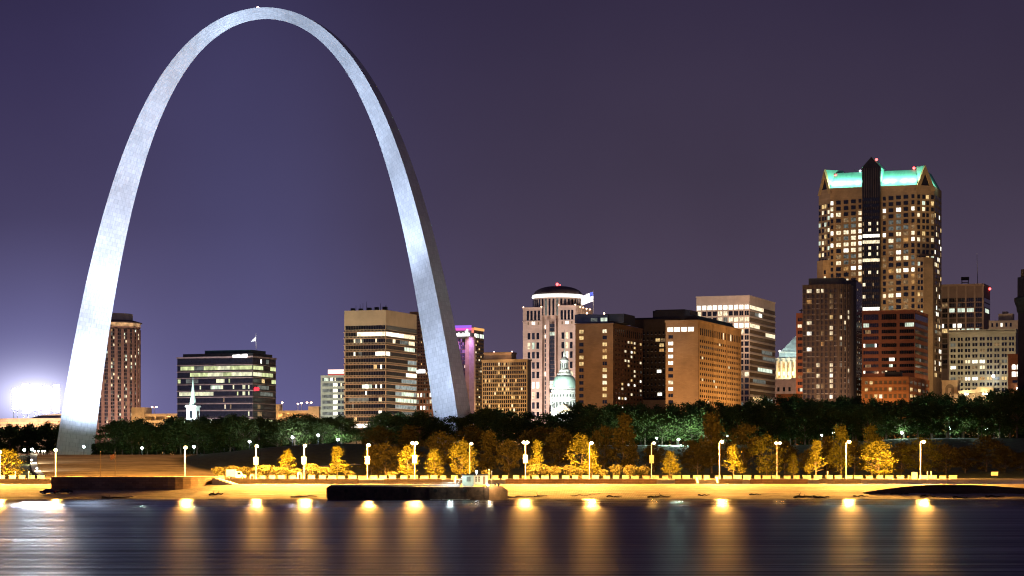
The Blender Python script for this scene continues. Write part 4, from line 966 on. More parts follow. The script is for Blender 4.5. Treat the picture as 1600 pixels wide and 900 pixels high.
# --- dark office block with ribbons
def dark_office():
    B = Bld('office_block', 'low black office block with bands of lit windows and a white roof sign', 277, 395, 431, 1150); z = B.Z
    blk = mat('black granite', (.025, .021, .024), .35, 0, .3, .3); B.body(557.5, blk)
    trim = mat('pale brown ledge', (.34, .26, .23), .6)
    ys = [558.5, 569.5, 579.7, 589.8, 600, 610, 620, 630, 641, 653, 665]; lw = glow('office ceiling light', (.80, .88, .42), .85, .5, .5, stretch=(1, 1, .5)); lx = glow('office pale light', (.95, .95, .62), .95, .4, .5, stretch=(1, 1, .5))
    def fr(*px): return [((a - 277) / 118, (b - 277) / 118, m) for a, b, m in px]
    F_ = {1: fr((281, 303, lw), (303, 318, L_GREY), (318, 394, lw), (340, 360, lx)), 2: fr((296, 324, lw), (324, 394, lx), (350, 362, lw)), 3: fr((278, 282, lw), (338, 351, lx), (291, 309, L_GREY), (358, 360, lw)),
          4: fr((311, 314, lx), (330, 350, L_COOL), (345, 349, lx), (364, 367, lx), (380, 384, lx), (388, 391, lx)), 5: fr((279, 333, lx), (370, 373, lw), (379, 384, lx), (388, 391, lx)), 6: fr((350, 352, L_DIM)), 7: fr((352, 354, L_WARM), (360, 362, L_DIM)),
          8: fr((388, 391, lx)), 9: fr((279, 291, lw), (312, 331, lx), (380, 393, lw))}
    SD = {0: [(.3, .36, L_WHITE), (.55, .7, L_GREY)], 1: [(0, .45, lw), (.72, 1, lw)], 2: [(0, .35, lx), (.4, .9, lw)], 3: [(.35, .48, L_YEL), (.8, 1, lw)], 4: [(.2, .7, L_GREY)], 5: [(.3, .9, L_GREY)], 6: [], 7: [(.2, .3, L_DIM)], 8: [(.2, .4, L_DIM)], 9: [(.1, .9, lw)]}
    for i in range(10):
        za, zb = z(ys[i]), z(ys[i + 1]); h = za - zb
        B.ribbon('front', -B.L + .3, -.25, zb + h * .26, za - h * .16, 54, F_.get(i, []))
        B.ribbon('side', .25, B.D - .3, zb + h * .26, za - h * .16, 16, SD.get(i, []))
        MB().box(-B.L - .35, .35, -.35, B.D, zb - .14, zb + .16).build('ledge', trim, B.root)
    MB().box(-B.L - .3, .3, -.3, B.D + .3, z(558) - .1, z(556)).build('parapet', trim, B.root)
    MB().box(B.X(286, 2), B.X(395, 2), 2, B.D - 2, z(557), z(551)).build('penthouse', mat('dark penthouse', (.05, .05, .06), .6), B.root)
    MB().box(B.X(320, 5), B.X(393, 5), 5, B.D - 5, z(551), z(545.5)).build('penthouse', mat('dark green penthouse', (.03, .07, .075), .5), B.root)
    sg = MB(); x = B.X(365); xe = B.X(388)
    for w in (2.0, 1.3, 1.5, .9, 1.5): sg.box(x, x + w * .92, -1.0, -.5, z(558.3), z(553.6) + random.uniform(-.2, .2)); x += w * (xe - B.X(365)) / 7.2
    sg.build('roof_sign', WHITEL, B.root)
    h = MB(); h.extrude_xz([(-2.6, 0), (2.6, .3), (2.9, 1.5), (1.6, 2.2), (.2, 1.7), (-1.5, 2.1), (-2.8, 1.2)], -.2, .1); o = h.build('red_sign', glow('red neon', (1, .03, .06), 1.6), B.root, loc=(.4, 3.2, z(611))); o.rotation_euler = (0, 0, pi / 2)
    B.flood(-20, -70, 14, -18, 0, 40, 2.4e5, (.85, .75, .9), 70); B.flood(20, -40, 14, 0, 10, 40, 1.3e5, (1, .75, .6), 80)
    r = empty('flagpole', B.world(B.X(391.5), 6, z(545.5)), 0, 'flagpole with a white lit flag on the roof of the dark office block', 'flagpole')
    MB().tube((0, 0, 0), (0, 0, 7.8), .14, .08, 6).build('pole', POLE, r)
    f = MB()
    for i in range(5):
        a, c = -i * .5, -(i + 1) * .5; f.face([(a, .2 * sin(i * 2), 6.6 - i * .5), (c, .2 * sin(i * 2 + 2), 6.1 - i * .5), (c, .2 * sin(i * 2 + 2), 4.3 - .1 * i), (a, .2 * sin(i * 2), 4.2)])
    f.build('flag', mat('white flag cloth', (.8, .8, .8), .9), r)
    q = r.location; lamp('SPOT', 'flag_light', (q.x - 3, q.y - 8, q.z + .5), 5000, (.85, .9, 1), .3, parent=r, target=(q.x - 1, q.y, q.z + 5.5), angle=50)
dark_office()

# --- white church with steeple
def church():
    B = Bld('church', 'small white church tower with a needle spire, lit before the dark office block', 291, 306, 312, 1060, cat='church'); z = B.Z
    wh = mat('white stone', (.70, .72, .70), .8, 0, .1, .5); B.body(634.5, wh)
    cx, cy = -B.L / 2, B.D / 2; q = B.L / 2
    for zz, e in ((635.5, .5), (634.3, .3)): MB().box(-B.L - e, e, -e, B.D + e, z(zz) - .15, z(zz) + .35).build('cornice', wh, B.root)
    MB().lathe([(q * .82, z(634)), (q * .8, z(631.5)), (q * .62, z(631)), (q * .58, z(626)), (q * .42, z(620)), (q * .22, z(606)), (.12, z(593.5))], 8, cx, cy).build('spire', mat('pale green copper spire', (.55, .66, .62), .7, 0, .12, .6), B.root)
    sp = MB().box(cx - .1, cx + .1, cy - .1, cy + .1, z(593.5), z(589.5)).box(cx - .5, cx + .5, cy - .1, cy + .1, z(591.3), z(590.6)).build('cross', STEEL, B.root)
    for f, u in (('front', cx), ('side', cy)):
        B.win(f, u, z(653), 1.5, z(642) - z(653), GLASS)
    B.flush()
    MB().box(B.X(281), B.X(325), B.D + .1, B.D + 30, GZ, z(657)).build('nave', wh, B.root)
    MB().box(B.X(289), B.X(314), -3, 0, GZ, z(659)).build('portico', wh, B.root)
    B.flood(-6, -24, 22, cx, 0, z(630), 1.6e5, (.78, 1, .94), 60); B.flood(10, -16, 22, cx, 3, z(635), 6e4, (.78, 1, .94), 70)
church()

# --- small grey office left of the banded tower
def small_office():
    B = Bld('small_office', 'small grey green office block with a pink lit roof sign, left of the banded tower', 501, 541, 545, 1180); z = B.Z
    B.body(586, mat('grey green panel', (.33, .35, .28), .8)); ys = [595, 603.5, 612.5, 621.5, 630.5, 639.5, 648.5, 657]
    for i in range(7):
        rr = {0: [(.05, .25, L_COOL), (.33, .5, L_WHITE), (.55, .62, L_WARM)]}.get(i, [(.0, .5, L_GREY), (.5, .68, L_WHITE), (.78, .9, random.choice([L_WARM, L_GREY]))])
        B.ribbon('front', -B.L + 1, -.6, z(ys[i]) , z(ys[i] - 5), 15, rr, dark=GLASSB)
    MB().box(B.X(512), B.X(538), .5, 1.2, z(584.5), z(582.7)).build('sign_frame', DARKM, B.root)
    MB().box(B.X(512), B.X(537), .3, .48, z(583.8), z(577)).build('sign_panel', glow('pink white sign', (1, .68, .62), 1.7), B.root)
    MB().box(B.X(512), B.X(538), .4, 1.2, z(586), z(584.6)).build('sign_base', glow('red sign base', (1, .1, .08), .8), B.root)
    B.flood(-8, -40, 15, -6, 0, 40, 7e4, (.9, 1, .8), 80)
small_office()

# --- banded beige tower
def banded_tower():
    B = Bld('banded_tower', 'broad beige office tower banded with dark ribbon windows, left of the right arch leg', 538, 603, 651, 1130); z = B.Z
    tan = mat('beige precast concrete', (.50, .40, .27), .85, 0, .12, .1); B.body(484, tan)
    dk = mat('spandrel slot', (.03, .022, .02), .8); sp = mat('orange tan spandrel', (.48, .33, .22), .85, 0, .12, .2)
    n = 16; y0, dy = 508.2, 10.25; lc = L_COOL; pale = glow('pale blue window', (.62, .72, .7), .42, .6, .6)
    FR = {1: [(.30, 1, glow('bright band', (1, .88, .62), 2.0, .5, .4)), ], 2: [(.2, .45, L_GREY), (.22, .26, L_WARM), (.36, .42, L_WARM), (.75, .8, L_WARM)], 3: [], 4: [(.2, .24, L_WHITE), (.33, .4, L_GREY), (.73, 1, L_WHITE)], 6: [(.71, .8, L_YEL), (.86, .91, L_WHITE)],
          9: [(.4, .66, L_COOL), (.5, .6, L_WHITE), (.73, .78, L_WHITE), (.86, .9, L_WHITE)], 10: [(.5, .56, L_WHITE)], 11: [(.1, .6, L_GREY), (.85, .9, L_WARM)], 12: [(.15, .2, L_GREY)], 13: [(.82, .9, L_WHITE)], 14: [(.2, .3, L_YEL), (.8, 1, L_WHITE)], 15: [(.1, .9, L_WHITE)]}
    SR = {1: [(0, .55, L_WHITE), (.55, .95, L_WARM)], 2: [(.2, .3, L_WARM), (.45, .7, L_GREY), (.75, .95, L_WARM)], 3: [(.6, .95, L_COOL)], 4: [(0, .12, L_WHITE)], 5: [(.72, 1, pale)], 6: [(.7, 1, L_COOL)], 7: [(.65, 1, L_WHITE)], 8: [(.5, 1, pale)], 9: [(.3, 1, pale)], 10: [(.3, 1, pale), (.5, .9, L_COOL)], 11: [(.3, 1, L_COOL)], 12: [(.3, 1, pale)], 13: [(.5, .9, L_GREY)], 14: [(0, .6, L_WHITE)], 15: [(0, .3, L_WHITE)]}
    slot = MB()
    for i in range(n):
        za, zb = z(y0 + i * dy), z(y0 + i * dy + 6.0); zc = z(y0 + (i + 1) * dy)
        B.ribbon('front', -B.L + .6, -.3, zb, za, 24, FR.get(i, [])); B.ribbon('side', .3, B.D - .5, zb, za, 34, SR.get(i, []))
        MB().box(-B.L - .4, .4, -.4, B.D, zc + .05, zb - .95).build('spandrel', sp, B.root)
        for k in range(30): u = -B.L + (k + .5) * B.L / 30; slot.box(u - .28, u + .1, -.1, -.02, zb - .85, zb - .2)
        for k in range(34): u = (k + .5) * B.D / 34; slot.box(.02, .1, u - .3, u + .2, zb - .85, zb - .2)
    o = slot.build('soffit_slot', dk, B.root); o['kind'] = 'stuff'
    mm = MB(); 
    for i in range(11):
        x = -B.L + 2 + random.random() * (B.L - 4); y = 3 + random.random() * (B.D - 6); MB().tube((x, y, z(484)), (x, y, z(484) + random.uniform(1.5, 5)), .16, .06, 6).build('aerial', DARKM, B.root)
    for i in range(5):
        x = -B.L + 2 + i * 4.2; MB().box(x, x + random.uniform(1, 2), 3, 5, z(484), z(484) + random.uniform(.8, 2.2)).build('roof_unit', DARKM, B.root)
    B.flood(-30, -60, 16, -12, 0, z(560), 2.3e5, (1, .68, .40), 75); B.flood(45, 10, 16, 0, 20, z(560), 1.6e5, (1, .68, .42), 80); B.flood(-12, -14, 14, -12, 0, 40, 6e3, SOD, 110)
banded_tower()

# --- dark tower and red block behind the arch leg
def behind_leg():
    B = Bld('brown_tower', 'dark brown tower half hidden between the banded tower and the right arch leg', 640, 690, 700, 1300); z = B.Z
    B.body(486, mat('dark brown brick', (.14, .09, .07), .9)); B.grid('front', -B.L, 0, z(640), z(492), 20, 30, .5, .5, .10, [L_DIM, L_YEL, L_GREY]); 
    sg = MB(); x = B.X(650)
    for w in (.9, .7, .8, .4, .8, .7): sg.box(x, x + w * 1.1, -.6, -.25, z(582.5), z(576.5) + random.uniform(-.5, .3)); x += w * 1.35
    sg.build('wall_sign', WHITEL, B.root); B.flush(); B.flood(-20, -50, 15, -8, 0, 50, 7e4, SOD, 80)
    B = Bld('red_block', 'low red brick block with pale windows at the foot of the brown tower', 646, 690, 700, 1230); z = B.Z
    B.body(611, brickmat('red brick', (.22, .09, .05), (.2, .12, .09), .8, .25)); B.grid('front', -B.L, 0, z(652), z(612), 9, 4, .5, .6, .6, [L_WARM, L_GREY, L_WHITE]); B.flush(); B.flood(-8, -30, 15, -6, 0, 35, 4e4, SOD, 90)
behind_leg()

# --- tower with the violet lit crown
def violet_tower():
    B = Bld('violet_tower', 'slim tower with a violet and orange lit crown, right of the right arch leg', 706, 741, 756, 1350); z = B.Z
    tan = mat('tan concrete fin', (.55, .42, .26), .85); B.body(528, mat('bronze glass wall', (.13, .095, .05), .5))
    B.grid('front', B.X(708), B.X(728), z(640), z(528), 7, 19, .62, .72, .12, [L_WARM, glow('violet window', (.7, .3, .9), .5)], dark=GLASSB)
    MB().box(B.X(728), B.X(734.5), -1.2, -.01, GZ, z(526)).build('fin', tan, B.root); MB().box(B.X(734.5), .6, -1.6, .6, GZ, z(526)).build('fin', mat('pale pink concrete fin', (.62, .5, .52), .85), B.root)
    B.grid('side', 1, B.D - .5, z(640), z(530), 5, 19, .62, .45, .25, [L_YEL, L_WARM, L_DIM])
    MB().box(-B.L, -.2, .3, B.D - .4, z(528), z(511)).build('crown_wall', mat('dark crown wall', (.12, .10, .12), .6), B.root)
    MB().box(-B.L - .4, B.X(737), -.5, -.2, z(512), z(508)).build('neon_band', glow('violet neon', (.42, .16, 1), .95), B.root)
    MB().box(-B.L - .4, B.X(737), -.5, -.2, z(516), z(512.1)).build('neon_band', glow('magenta neon', (1, .14, .72), .95), B.root)
    MB().box(B.X(737.2), -.1, -.55, -.2, z(520), z(512)).build('neon_band', glow('pink orange neon', (1, .28, .2), 1.0), B.root)
    MB().box(-.1, .3, -.1, B.D, z(515.5), z(511.5)).build('neon_band', glow('amber neon', (1, .5, .14), 1.0), B.root)
    B.ribbon('side', .5, B.D - .4, z(527), z(521), 8, [(.0, .2, L_WHITE), (.3, .45, L_COOL), (.6, .7, L_WHITE), (.8, 1, L_COOL)], dark=L_GREY)
    sg = MB(); x = B.X(714)
    for w, hh in ((.9, .8), (1, 1), (.7, .7), (.8, .7), (.5, 1), (.9, .7), (.8, 1.5), (.9, 2.0), (.8, .9)): sg.box(x, x + w * .9, -1.0, -.6, z(525), z(525) + 2.0 * hh); x += w * 1.12
    sg.build('crown_sign', WHITEL, B.root)
    B.flush(); B.flood(-14, -3, z(525), -12, 0, z(560), 7e4, (.62, .25, 1), 110); B.flood(-2, -4.5, z(522), -3, 0, z(575), 1.2e4, (.75, .4, 1), 80); B.flood(-8, -45, 15, -5, 0, 50, 1.3e5, (1, .66, .34), 80); B.flood(30, 0, 15, 0, 10, 50, 8e4, SOD, 80)
violet_tower()

# --- brown grid hotel
def grid_hotel():
    B = Bld('grid_hotel', 'brown slab hotel with a fine grid of windows, right of the violet crowned tower', 753, 824, 830, 1290); z = B.Z
    B.body(562, mat('tan hotel concrete', (.46, .33, .19), .85)); B.sill = mat('tan hotel concrete', ())
    B.grid('front', -B.L + .6, -.5, z(650), z(565), 23, 13, .66, .7, .13, [L_YEL, L_WARM, L_DIM, L_YEL])
    MB().box(-B.L - .3, .3, -.4, B.D, z(563.5), z(561)).build('parapet', mat('tan hotel concrete', ()), B.root)
    MB().box(B.X(756, 2), B.X(799, 2), 2, 10, z(562), z(549)).box(B.X(756, 2) - .3, B.X(799, 2) + .3, 1.7, 10.3, z(551.5), z(549.6)).build('penthouse', mat('brown penthouse', (.36, .24, .16), .85), B.root)
    for px in (769, 797): MB().ball((B.X(px), 3, z(548.6)), .4, 8, 5).build('roof_beacon', glow('small pink lamp', (1, .6, .5), 6), B.root)
    B.flush(); B.flood(-12, -50, 15, -12, 0, 45, 1.5e5, (1, .62, .27), 85); B.flood(-10, -6, z(562) + 1, -14, 4, z(552), 1500, (1, .6, .35), 110)
grid_hotel()
# --- domed courthouse tower
def courthouse():
    B = Bld('courthouse_tower', 'tall pale pink stone tower with dark shallow dome, lit ring and red beacon', 817, 900, 926, 1500, cat='courthouse'); z = B.Z
    st = brickmat('pale pink limestone', (.60, .46, .38), (.45, .34, .28), 2.4, 1.0, var=.06); X = B.X
    # two front piers, a recessed middle, body behind
    bl = MB(); bl.box(-B.L, X(847), 0, 14, GZ, z(480)).box(X(872), 0, 0, B.D, GZ, z(478)).box(X(846), X(873), 3.5, B.D, GZ, z(486)).box(-B.L, X(850), 13, B.D, GZ, z(484)).box(X(812), -B.L, 6, 24, GZ, z(515))
    bl.box(X(852), X(857), 1.2, 3.6, GZ, z(498)).box(X(865.5), X(868), 1.2, 3.6, GZ, z(498)); bl.build('wall', st, B.root)
    for a, c, y in ((-B.L, X(847), 480), (X(872), 0, 478)):
        MB().box(a - .4, c + .4, -.5, 14, z(y) , z(y) + .7).build('cornice', st, B.root); MB().box(a - .2, c + .2, -.3, -.02, z(501), z(500)).build('string_course', st, B.root)
    pl = [L_COOL, L_WHITE, L_WARM]
    for a, c in ((X(822), X(845)), (X(875), X(897))):
        for k in range(4):
            u = a + (k + .5) * (c - a) / 4; B.win('front', u, z(499), 1.5, z(484) - z(499), GLASS)
        rows = [511, 527, 542, 557, 573, 588, 604, 620, 636, 651]
        for r, y in enumerate(rows[1:]):
            for g in range(3):
                u = a + (c - a) * (.2 + g * .3); lit = L_WHITE if (r == 5 and a < -20) or (r == 5 and False) else (random.choice(pl) if random.random() < .14 else GLASSB if g == 1 else GLASS)
                B.win('front', u, z(y + 2), (c - a) * .18, z(y - 8) - z(y + 2), lit)
        B.win('front', (a + c) / 2, z(506), 2.2, 2.2, L_WHITE); B.win('front', a + 1.5, z(506), .8, 1.8, L_DIM); B.win('front', c - 1.5, z(506), .8, 1.8, L_DIM)
    for k in range(24):
        y = 505 + k * 6.4; B.ribbon('front', X(857.3), X(865.2), z(y + 5.2), z(y), 4, [(0, 1, L_WHITE)] if (14 <= k <= 19 and k != 16) else [(0, 1, L_COOL)] if k in (2,) else [], dark=GLASSB, off=-2.2)
    for k in range(20):
        B.win('front', X(849.5), z(512 + k * 7.4), .9, 2.2, L_WHITE if random.random() < .1 else GLASSB, off=-3.5)
    for k in range(5): MB().box(.01, .35, 1 + k * 5, 3.4 + k * 5, GZ, z(481)).build('side_fin', st, B.root)
    for k in range(7): B.win('front', (X(812) - B.L) / 2, z(530 + k * 13), 1.6, 3.4, GLASSB if k != 1 else L_WHITE, off=-6)
    # drum, lit ring, dome
    cx, cy = X(871.5, 15.5), 15.5; z = lambda py: B.Z(py, 15.5); R = 39.5 * 1500 / F; drum = MB().lathe([(R, z(492)), (R, z(466))], 56, cx, cy).build('drum', st, B.root)
    for k in range(40):
        a = -pi + pi * 2 * k / 40; x, y = cx + (R + .03) * cos(a), cy + (R + .03) * sin(a)
        if y > cy + 6: continue
        tall = abs(a + pi / 2) < .42
        B.wins.append((((x, y), a + pi / 2), 0, z(494 if tall else 481.5), 1.25, z(468.5) - z(494 if tall else 481.5), random.choice([GLASS, GLASS, GLASSB, L_GREY]), 0))
    MB().lathe([(R + .5, z(465)), (R + .7, z(463.8)), (R + .2, z(460.5))], 56, cx, cy).build('ring_light', glow('ring light', (1, .98, .90), 1.7, .12, .4), B.root)
    dm = [(R + .1, z(460.5))]
    for k in range(1, 9): a = k / 8 * pi / 2; dm.append((max(.2, (R - .3) * cos(a) ** .9), z(460.5) + (z(446) - z(460.5)) * sin(a)))
    MB().lathe(dm, 56, cx, cy).build('dome', mat('dark copper dome', (.14, .10, .095), .6, 0, .15, .3), B.root, smooth=True)
    bc = MB(); bc.tube((cx, cy, z(446) - .2), (cx, cy, z(443.5)), .35, .25, 8); bc.build('finial', STEEL, B.root)
    for dx, r in ((0, .95), (1.9, .4)): MB().ball((cx + dx, cy - 1, z(443.3) if dx == 0 else z(444.4)), r, 8, 6).build('beacon', REDL, B.root)
    z = B.Z
    for u, w, y in ((X(818), -.2, 479), (X(846), -.2, 479), (X(873), -.2, 477), (X(899), -.2, 477), (.2, 8, 479), (.2, 14, 479), (.2, 21, 480), (.2, 28, 480)):
        MB().ball((u, w, z(y) + .35), .42, 8, 5).build('roof_lamp', glow('pinkish roof lamp', (1, .5, .42), 7), B.root)
    B.flush(); z = B.Z
    B.flood(-30, -75, 16, -20, 0, z(570), 4.2e5, (1, .80, .70), 75); B.flood(-10, -40, 16, -8, 0, z(540), 9e4, (1, .80, .70), 90); B.flood(-34, -20, 15, -33, 0, z(610), 2e4, (1, .7, .5), 100)
    B.flood(25, -30, z(520), cx, cy, z(475), 4.5e4, (1, .82, .7), 70); B.flood(30, 0, z(520), 0, 20, z(485), 1.5e4, SOD, 80)
    # flag beside the dome
    r = empty('flagpole', B.world(3, 10, z(488)), 0, 'flagpole with a big blue and white flag beside the drum of the domed tower', 'flagpole'); X0 = r.location.x; k = 1500 / F
    r.location.x = PX(927, r.location.y); h = PZ(453, r.location.y) - r.location.z
    MB().tube((0, 0, 0), (0, 0, h), .16, .09, 6).build('pole', POLE, r)
    fb, fw = MB(), MB(); n = 7
    P = lambda i, t: (-i / n * 8.0, .5 * sin(i * 1.4), h - 1.0 - 6.2 * t - i / n * 3.2)
    for i in range(n):
        q = lambda t0, t1: [P(i, t0), P(i + 1, t0), P(i + 1, t1), P(i, t1)]
        (fb if i < 2 else fw).face(q(0, .42)); fw.face(q(.42, 1))
    fl = fw.build('flag', mat('white flag cloth', ()), r); fb.build('canton', mat('blue flag cloth', (.10, .14, .62), .9), fl)
    lamp('SPOT', 'flag_light', (r.location.x - 5, r.location.y - 14, r.location.z + 2), 2.2e4, (.9, .92, 1), .4, parent=r, target=(r.location.x - 4, r.location.y, r.location.z + h - 5), angle=45)
courthouse()

# --- old courthouse with green dome
def green_dome():
    B = Bld('domed_courthouse', 'floodlit white courthouse drum with a pale green dome, lantern and needle spire', 850, 895, 905, 1200, cat='courthouse'); z = B.Z; k = 1200 / F; cx, cy = B.X(882, 12), 12
    wh = mat('white lime stone', (.68, .69, .66), .85, 0, .08, .4); cu = mat('pale green copper', (.36, .56, .48), .7, 0, .14, .25, stretch=(1, 1, .15), col2=(.50, .68, .61))
    def R(px): return px * k
    MB().lathe([(R(21.5), GZ), (R(21.5), z(624)), (R(22.5), z(623)), (R(22.5), z(621.5)), (R(20.5), z(621)), (R(20.5), z(611)), (R(21.5), z(610)), (R(21.5), z(608)), (R(20), z(607)), (R(19.6), z(605))], 32, cx, cy).build('drum', wh, B.root)
    dm = [(R(19.3), z(605))] + [(R(10.5) + R(8.8) * cos(a) ** 1.0, z(605) + (z(585) - z(605)) * sin(a)) for a in [i / 8 * pi / 2 for i in range(1, 9)]]
    MB().lathe(dm, 32, cx, cy).build('dome', cu, B.root, smooth=True)
    MB().lathe([(R(11.5), z(585)), (R(11.5), z(582)), (R(9.5), z(581)), (R(9), z(576)), (R(6.4), z(575.5)), (R(6.0), z(563)), (R(7), z(562.5)), (R(7), z(561)), (R(5), z(558)), (R(2.4), z(555)), (R(2), z(549)), (.25, z(546))], 20, cx, cy).build('lantern', wh, B.root)
    MB().tube((cx, cy, z(547)), (cx, cy, z(512)), .22, .12, 6).build('flagstaff', POLE, B.root)
    for q in range(13):
        a = -pi + pi * q / 12; x, y = lambda r: cx + r * cos(a), lambda r: cy + r * sin(a)
        B.wins.append((((x(R(21.5)), y(R(21.5))), a + pi / 2), 0, z(636), .9, z(627) - z(636), mat('grey drum glass', (.12, .13, .13), .3), 0))
        B.wins.append((((x(R(20.5)), y(R(20.5))), a + pi / 2), 0, z(619), .7, 1.3, mat('grey drum glass', ()), 0))
        if q % 2: B.wins.append((((x(R(6.2)), y(R(6.2))), a + pi / 2), 0, z(574), .7, 2.6, mat('grey drum glass', ()), 0))
    B.flush()
    b = MB().extrude_xz([(-7, 0), (7, 0), (0, 4.6)], 0, 10); b.build('pediment', mat('tan pediment', (.55, .42, .28), .8), B.root, loc=(B.X(881), -2, z(645)))
    MB().box(B.X(864), B.X(898), -1.9, 8, GZ, z(645)).build('wing', wh, B.root)
    col = (.86, 1, .92)
    B.flood(cx - 16, -26, 36, cx - 2, cy - 6, z(612), 1.1e5, col, 80); B.flood(cx + 16, -24, 36, cx + 2, cy - 4, z(608), 7e4, col, 80); B.flood(cx, -22, 37, cx, cy, z(562), 6e4, col, 45)
    B.glowpt(B.X(860), -9, z(655), 2500, (1, .85, .6), .5)
green_dome()

# --- dark brown hotel in two wings
def hotel():
    Y = 1120; B = Bld('hotel_wing', 'brown hotel wing with a dark glazed roof box, right of the green dome', 899, 958, 1004, Y); z = B.Z
    br = brickmat('brown hotel brick', (.24, .135, .065), (.18, .11, .06), 1.6, .5, var=.08); B.body(506, br); B.sill = br
    ys = [515, 525, 535.5, 545.5, 555.5, 565.5, 575.5, 585.5, 595.5, 605.5, 615.5, 625.5]
    LA = {0: L_YEL, 1: L_YEL, 4: L_YEL, 5: L_YEL}; LB = {0: L_WARM, 2: L_YEL, 3: L_AMB, 4: L_YEL, 6: L_YEL, 7: L_WARM, 8: L_WARM, 9: L_YEL, 10: L_YEL}
    for i, y in enumerate(ys):
        B.win('front', B.X(908.5), z(y + 5), 2.1, 1.7, LA.get(i, GLASS)); B.win('front', B.X(945), z(y + 5), 2.1, 1.7, LB.get(i, GLASS))
    B.grid('side', 2, B.D - 1, z(640), z(527), 9, 15, .42, .48, .16, [L_WHITE, L_WARM, L_WARM, L_YEL]); B.grid('side', 2, B.D - 1, z(525), z(511), 14, 1, .3, .8, 0)
    MB().box(-B.L - .3, .3, -.3, B.D, z(507), z(504.8)).build('parapet', br, B.root)
    MB().box(B.X(900), -1, 3, B.D - 4, z(505), z(503.3)).build('roof_slab', mat('pale slab edge', (.4, .4, .42), .7), B.root)
    MB().extrude_xz([(B.X(898, 3), z(503)), (B.X(950, 3), z(503)), (B.X(950, 3), z(491)), (B.X(905, 3), z(488.5)), (B.X(898, 3), z(490))][::-1], 3, 16).build('roof_lounge', mat('bluish lounge glass', (.05, .06, .10), .15, .2, .2), B.root)
    B.ribbon('front', B.X(915), B.X(946), z(501), z(495.5), 6, [(.2, .5, L_GREY), (.6, 1, L_COOL)], dark=GLASSB, off=-2.9)
    MB().box(B.X(946, 4), B.X(990, 20) , 4, 22, z(504), z(489.5)).build('roof_plant', DARKM, B.root)
    for px, y in ((913, 487.5), (940, 488.5)): MB().ball((B.X(px), 4, z(y)), .4, 8, 5).build('roof_beacon', glow('pinkish roof lamp', ()), B.root)
    B.flush(); B.flood(-22, -60, 15, -14, 0, z(590), 1.15e5, (1, .64, .32), 85); B.flood(40, -10, 15, 0, 20, z(590), 2e4, SOD, 90)
    # recess between the wings
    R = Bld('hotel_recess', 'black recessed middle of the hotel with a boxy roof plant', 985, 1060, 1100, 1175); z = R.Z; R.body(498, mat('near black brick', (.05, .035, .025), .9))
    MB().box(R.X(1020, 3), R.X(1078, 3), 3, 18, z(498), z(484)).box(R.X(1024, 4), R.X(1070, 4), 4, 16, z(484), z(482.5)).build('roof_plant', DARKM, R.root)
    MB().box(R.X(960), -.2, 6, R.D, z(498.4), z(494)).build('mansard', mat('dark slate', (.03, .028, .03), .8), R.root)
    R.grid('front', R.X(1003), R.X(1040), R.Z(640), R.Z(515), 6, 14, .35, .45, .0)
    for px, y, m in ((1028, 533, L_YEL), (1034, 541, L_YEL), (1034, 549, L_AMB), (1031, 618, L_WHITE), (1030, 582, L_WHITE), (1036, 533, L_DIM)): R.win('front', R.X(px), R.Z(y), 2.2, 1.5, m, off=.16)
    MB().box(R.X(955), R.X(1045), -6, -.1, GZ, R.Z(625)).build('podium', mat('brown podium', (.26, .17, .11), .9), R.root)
    R.flush(); R.flood(-20, -40, 15, -16, 0, 30, 1.2e4, SOD, 90)
    # right wing
    T = Bld('hotel_wing', 'tan hotel wing with lit top row and long side of small windows', 1040, 1091, 1158, 1085); z = T.Z
    tn = brickmat('tan hotel brick', (.36, .215, .10), (.28, .17, .09), 1.6, .5, var=.07); T.body(501, tn); T.sill = tn
    for px in (1047.5, 1058, 1069, 1079.5): T.win('front', T.X(px), z(517.5), 2.7, 2.0, L_WHITE)
    LC = {1: L_WHITE, 2: L_WHITE, 3: L_WHITE, 4: L_WHITE, 7: L_WARM, 8: L_WHITE}
    for i in range(12): T.win('front', T.X(1048), z(519 + i * 10.2 + 2.4 + 7), 2.2, 1.6, LC.get(i, GLASS))
    T.grid('side', 2, T.D - 1.5, z(640), z(528), 22, 13, .42, .45, .02, [L_WARM, L_COOL])
    T.grid('side', 2, T.D - 1.5, z(524), z(511), 22, 1, .36, .82, .1, [L_WARM])
    for q in (0, 7, 14, 21): MB().box(.01, .3, q * T.D / 22 + .3, q * T.D / 22 + .9, GZ, z(502)).build('pier', tn, T.root)
    MB().box(-T.L - .3, .3, -.3, T.D, z(502.5), z(499.5)).build('parapet', tn, T.root)
    MB().extrude_xz([(T.X(1060), z(500)), (-1, z(500)), (-4, z(490)), (T.X(1066), z(490))], 8, T.D - 6).build('mansard_roof', mat('dark slate', ()), T.root)
    T.flush(); T.flood(-18, -45, 15, -10, 0, z(590), 1.5e5, (1, .62, .32), 85); T.flood(34, 8, 14, 0, 18, z(590), 1.5e5, (1, .58, .2), 100); T.flood(34, 50, 14, 0, 55, z(590), 1.35e5, (1, .58, .2), 100)
hotel()

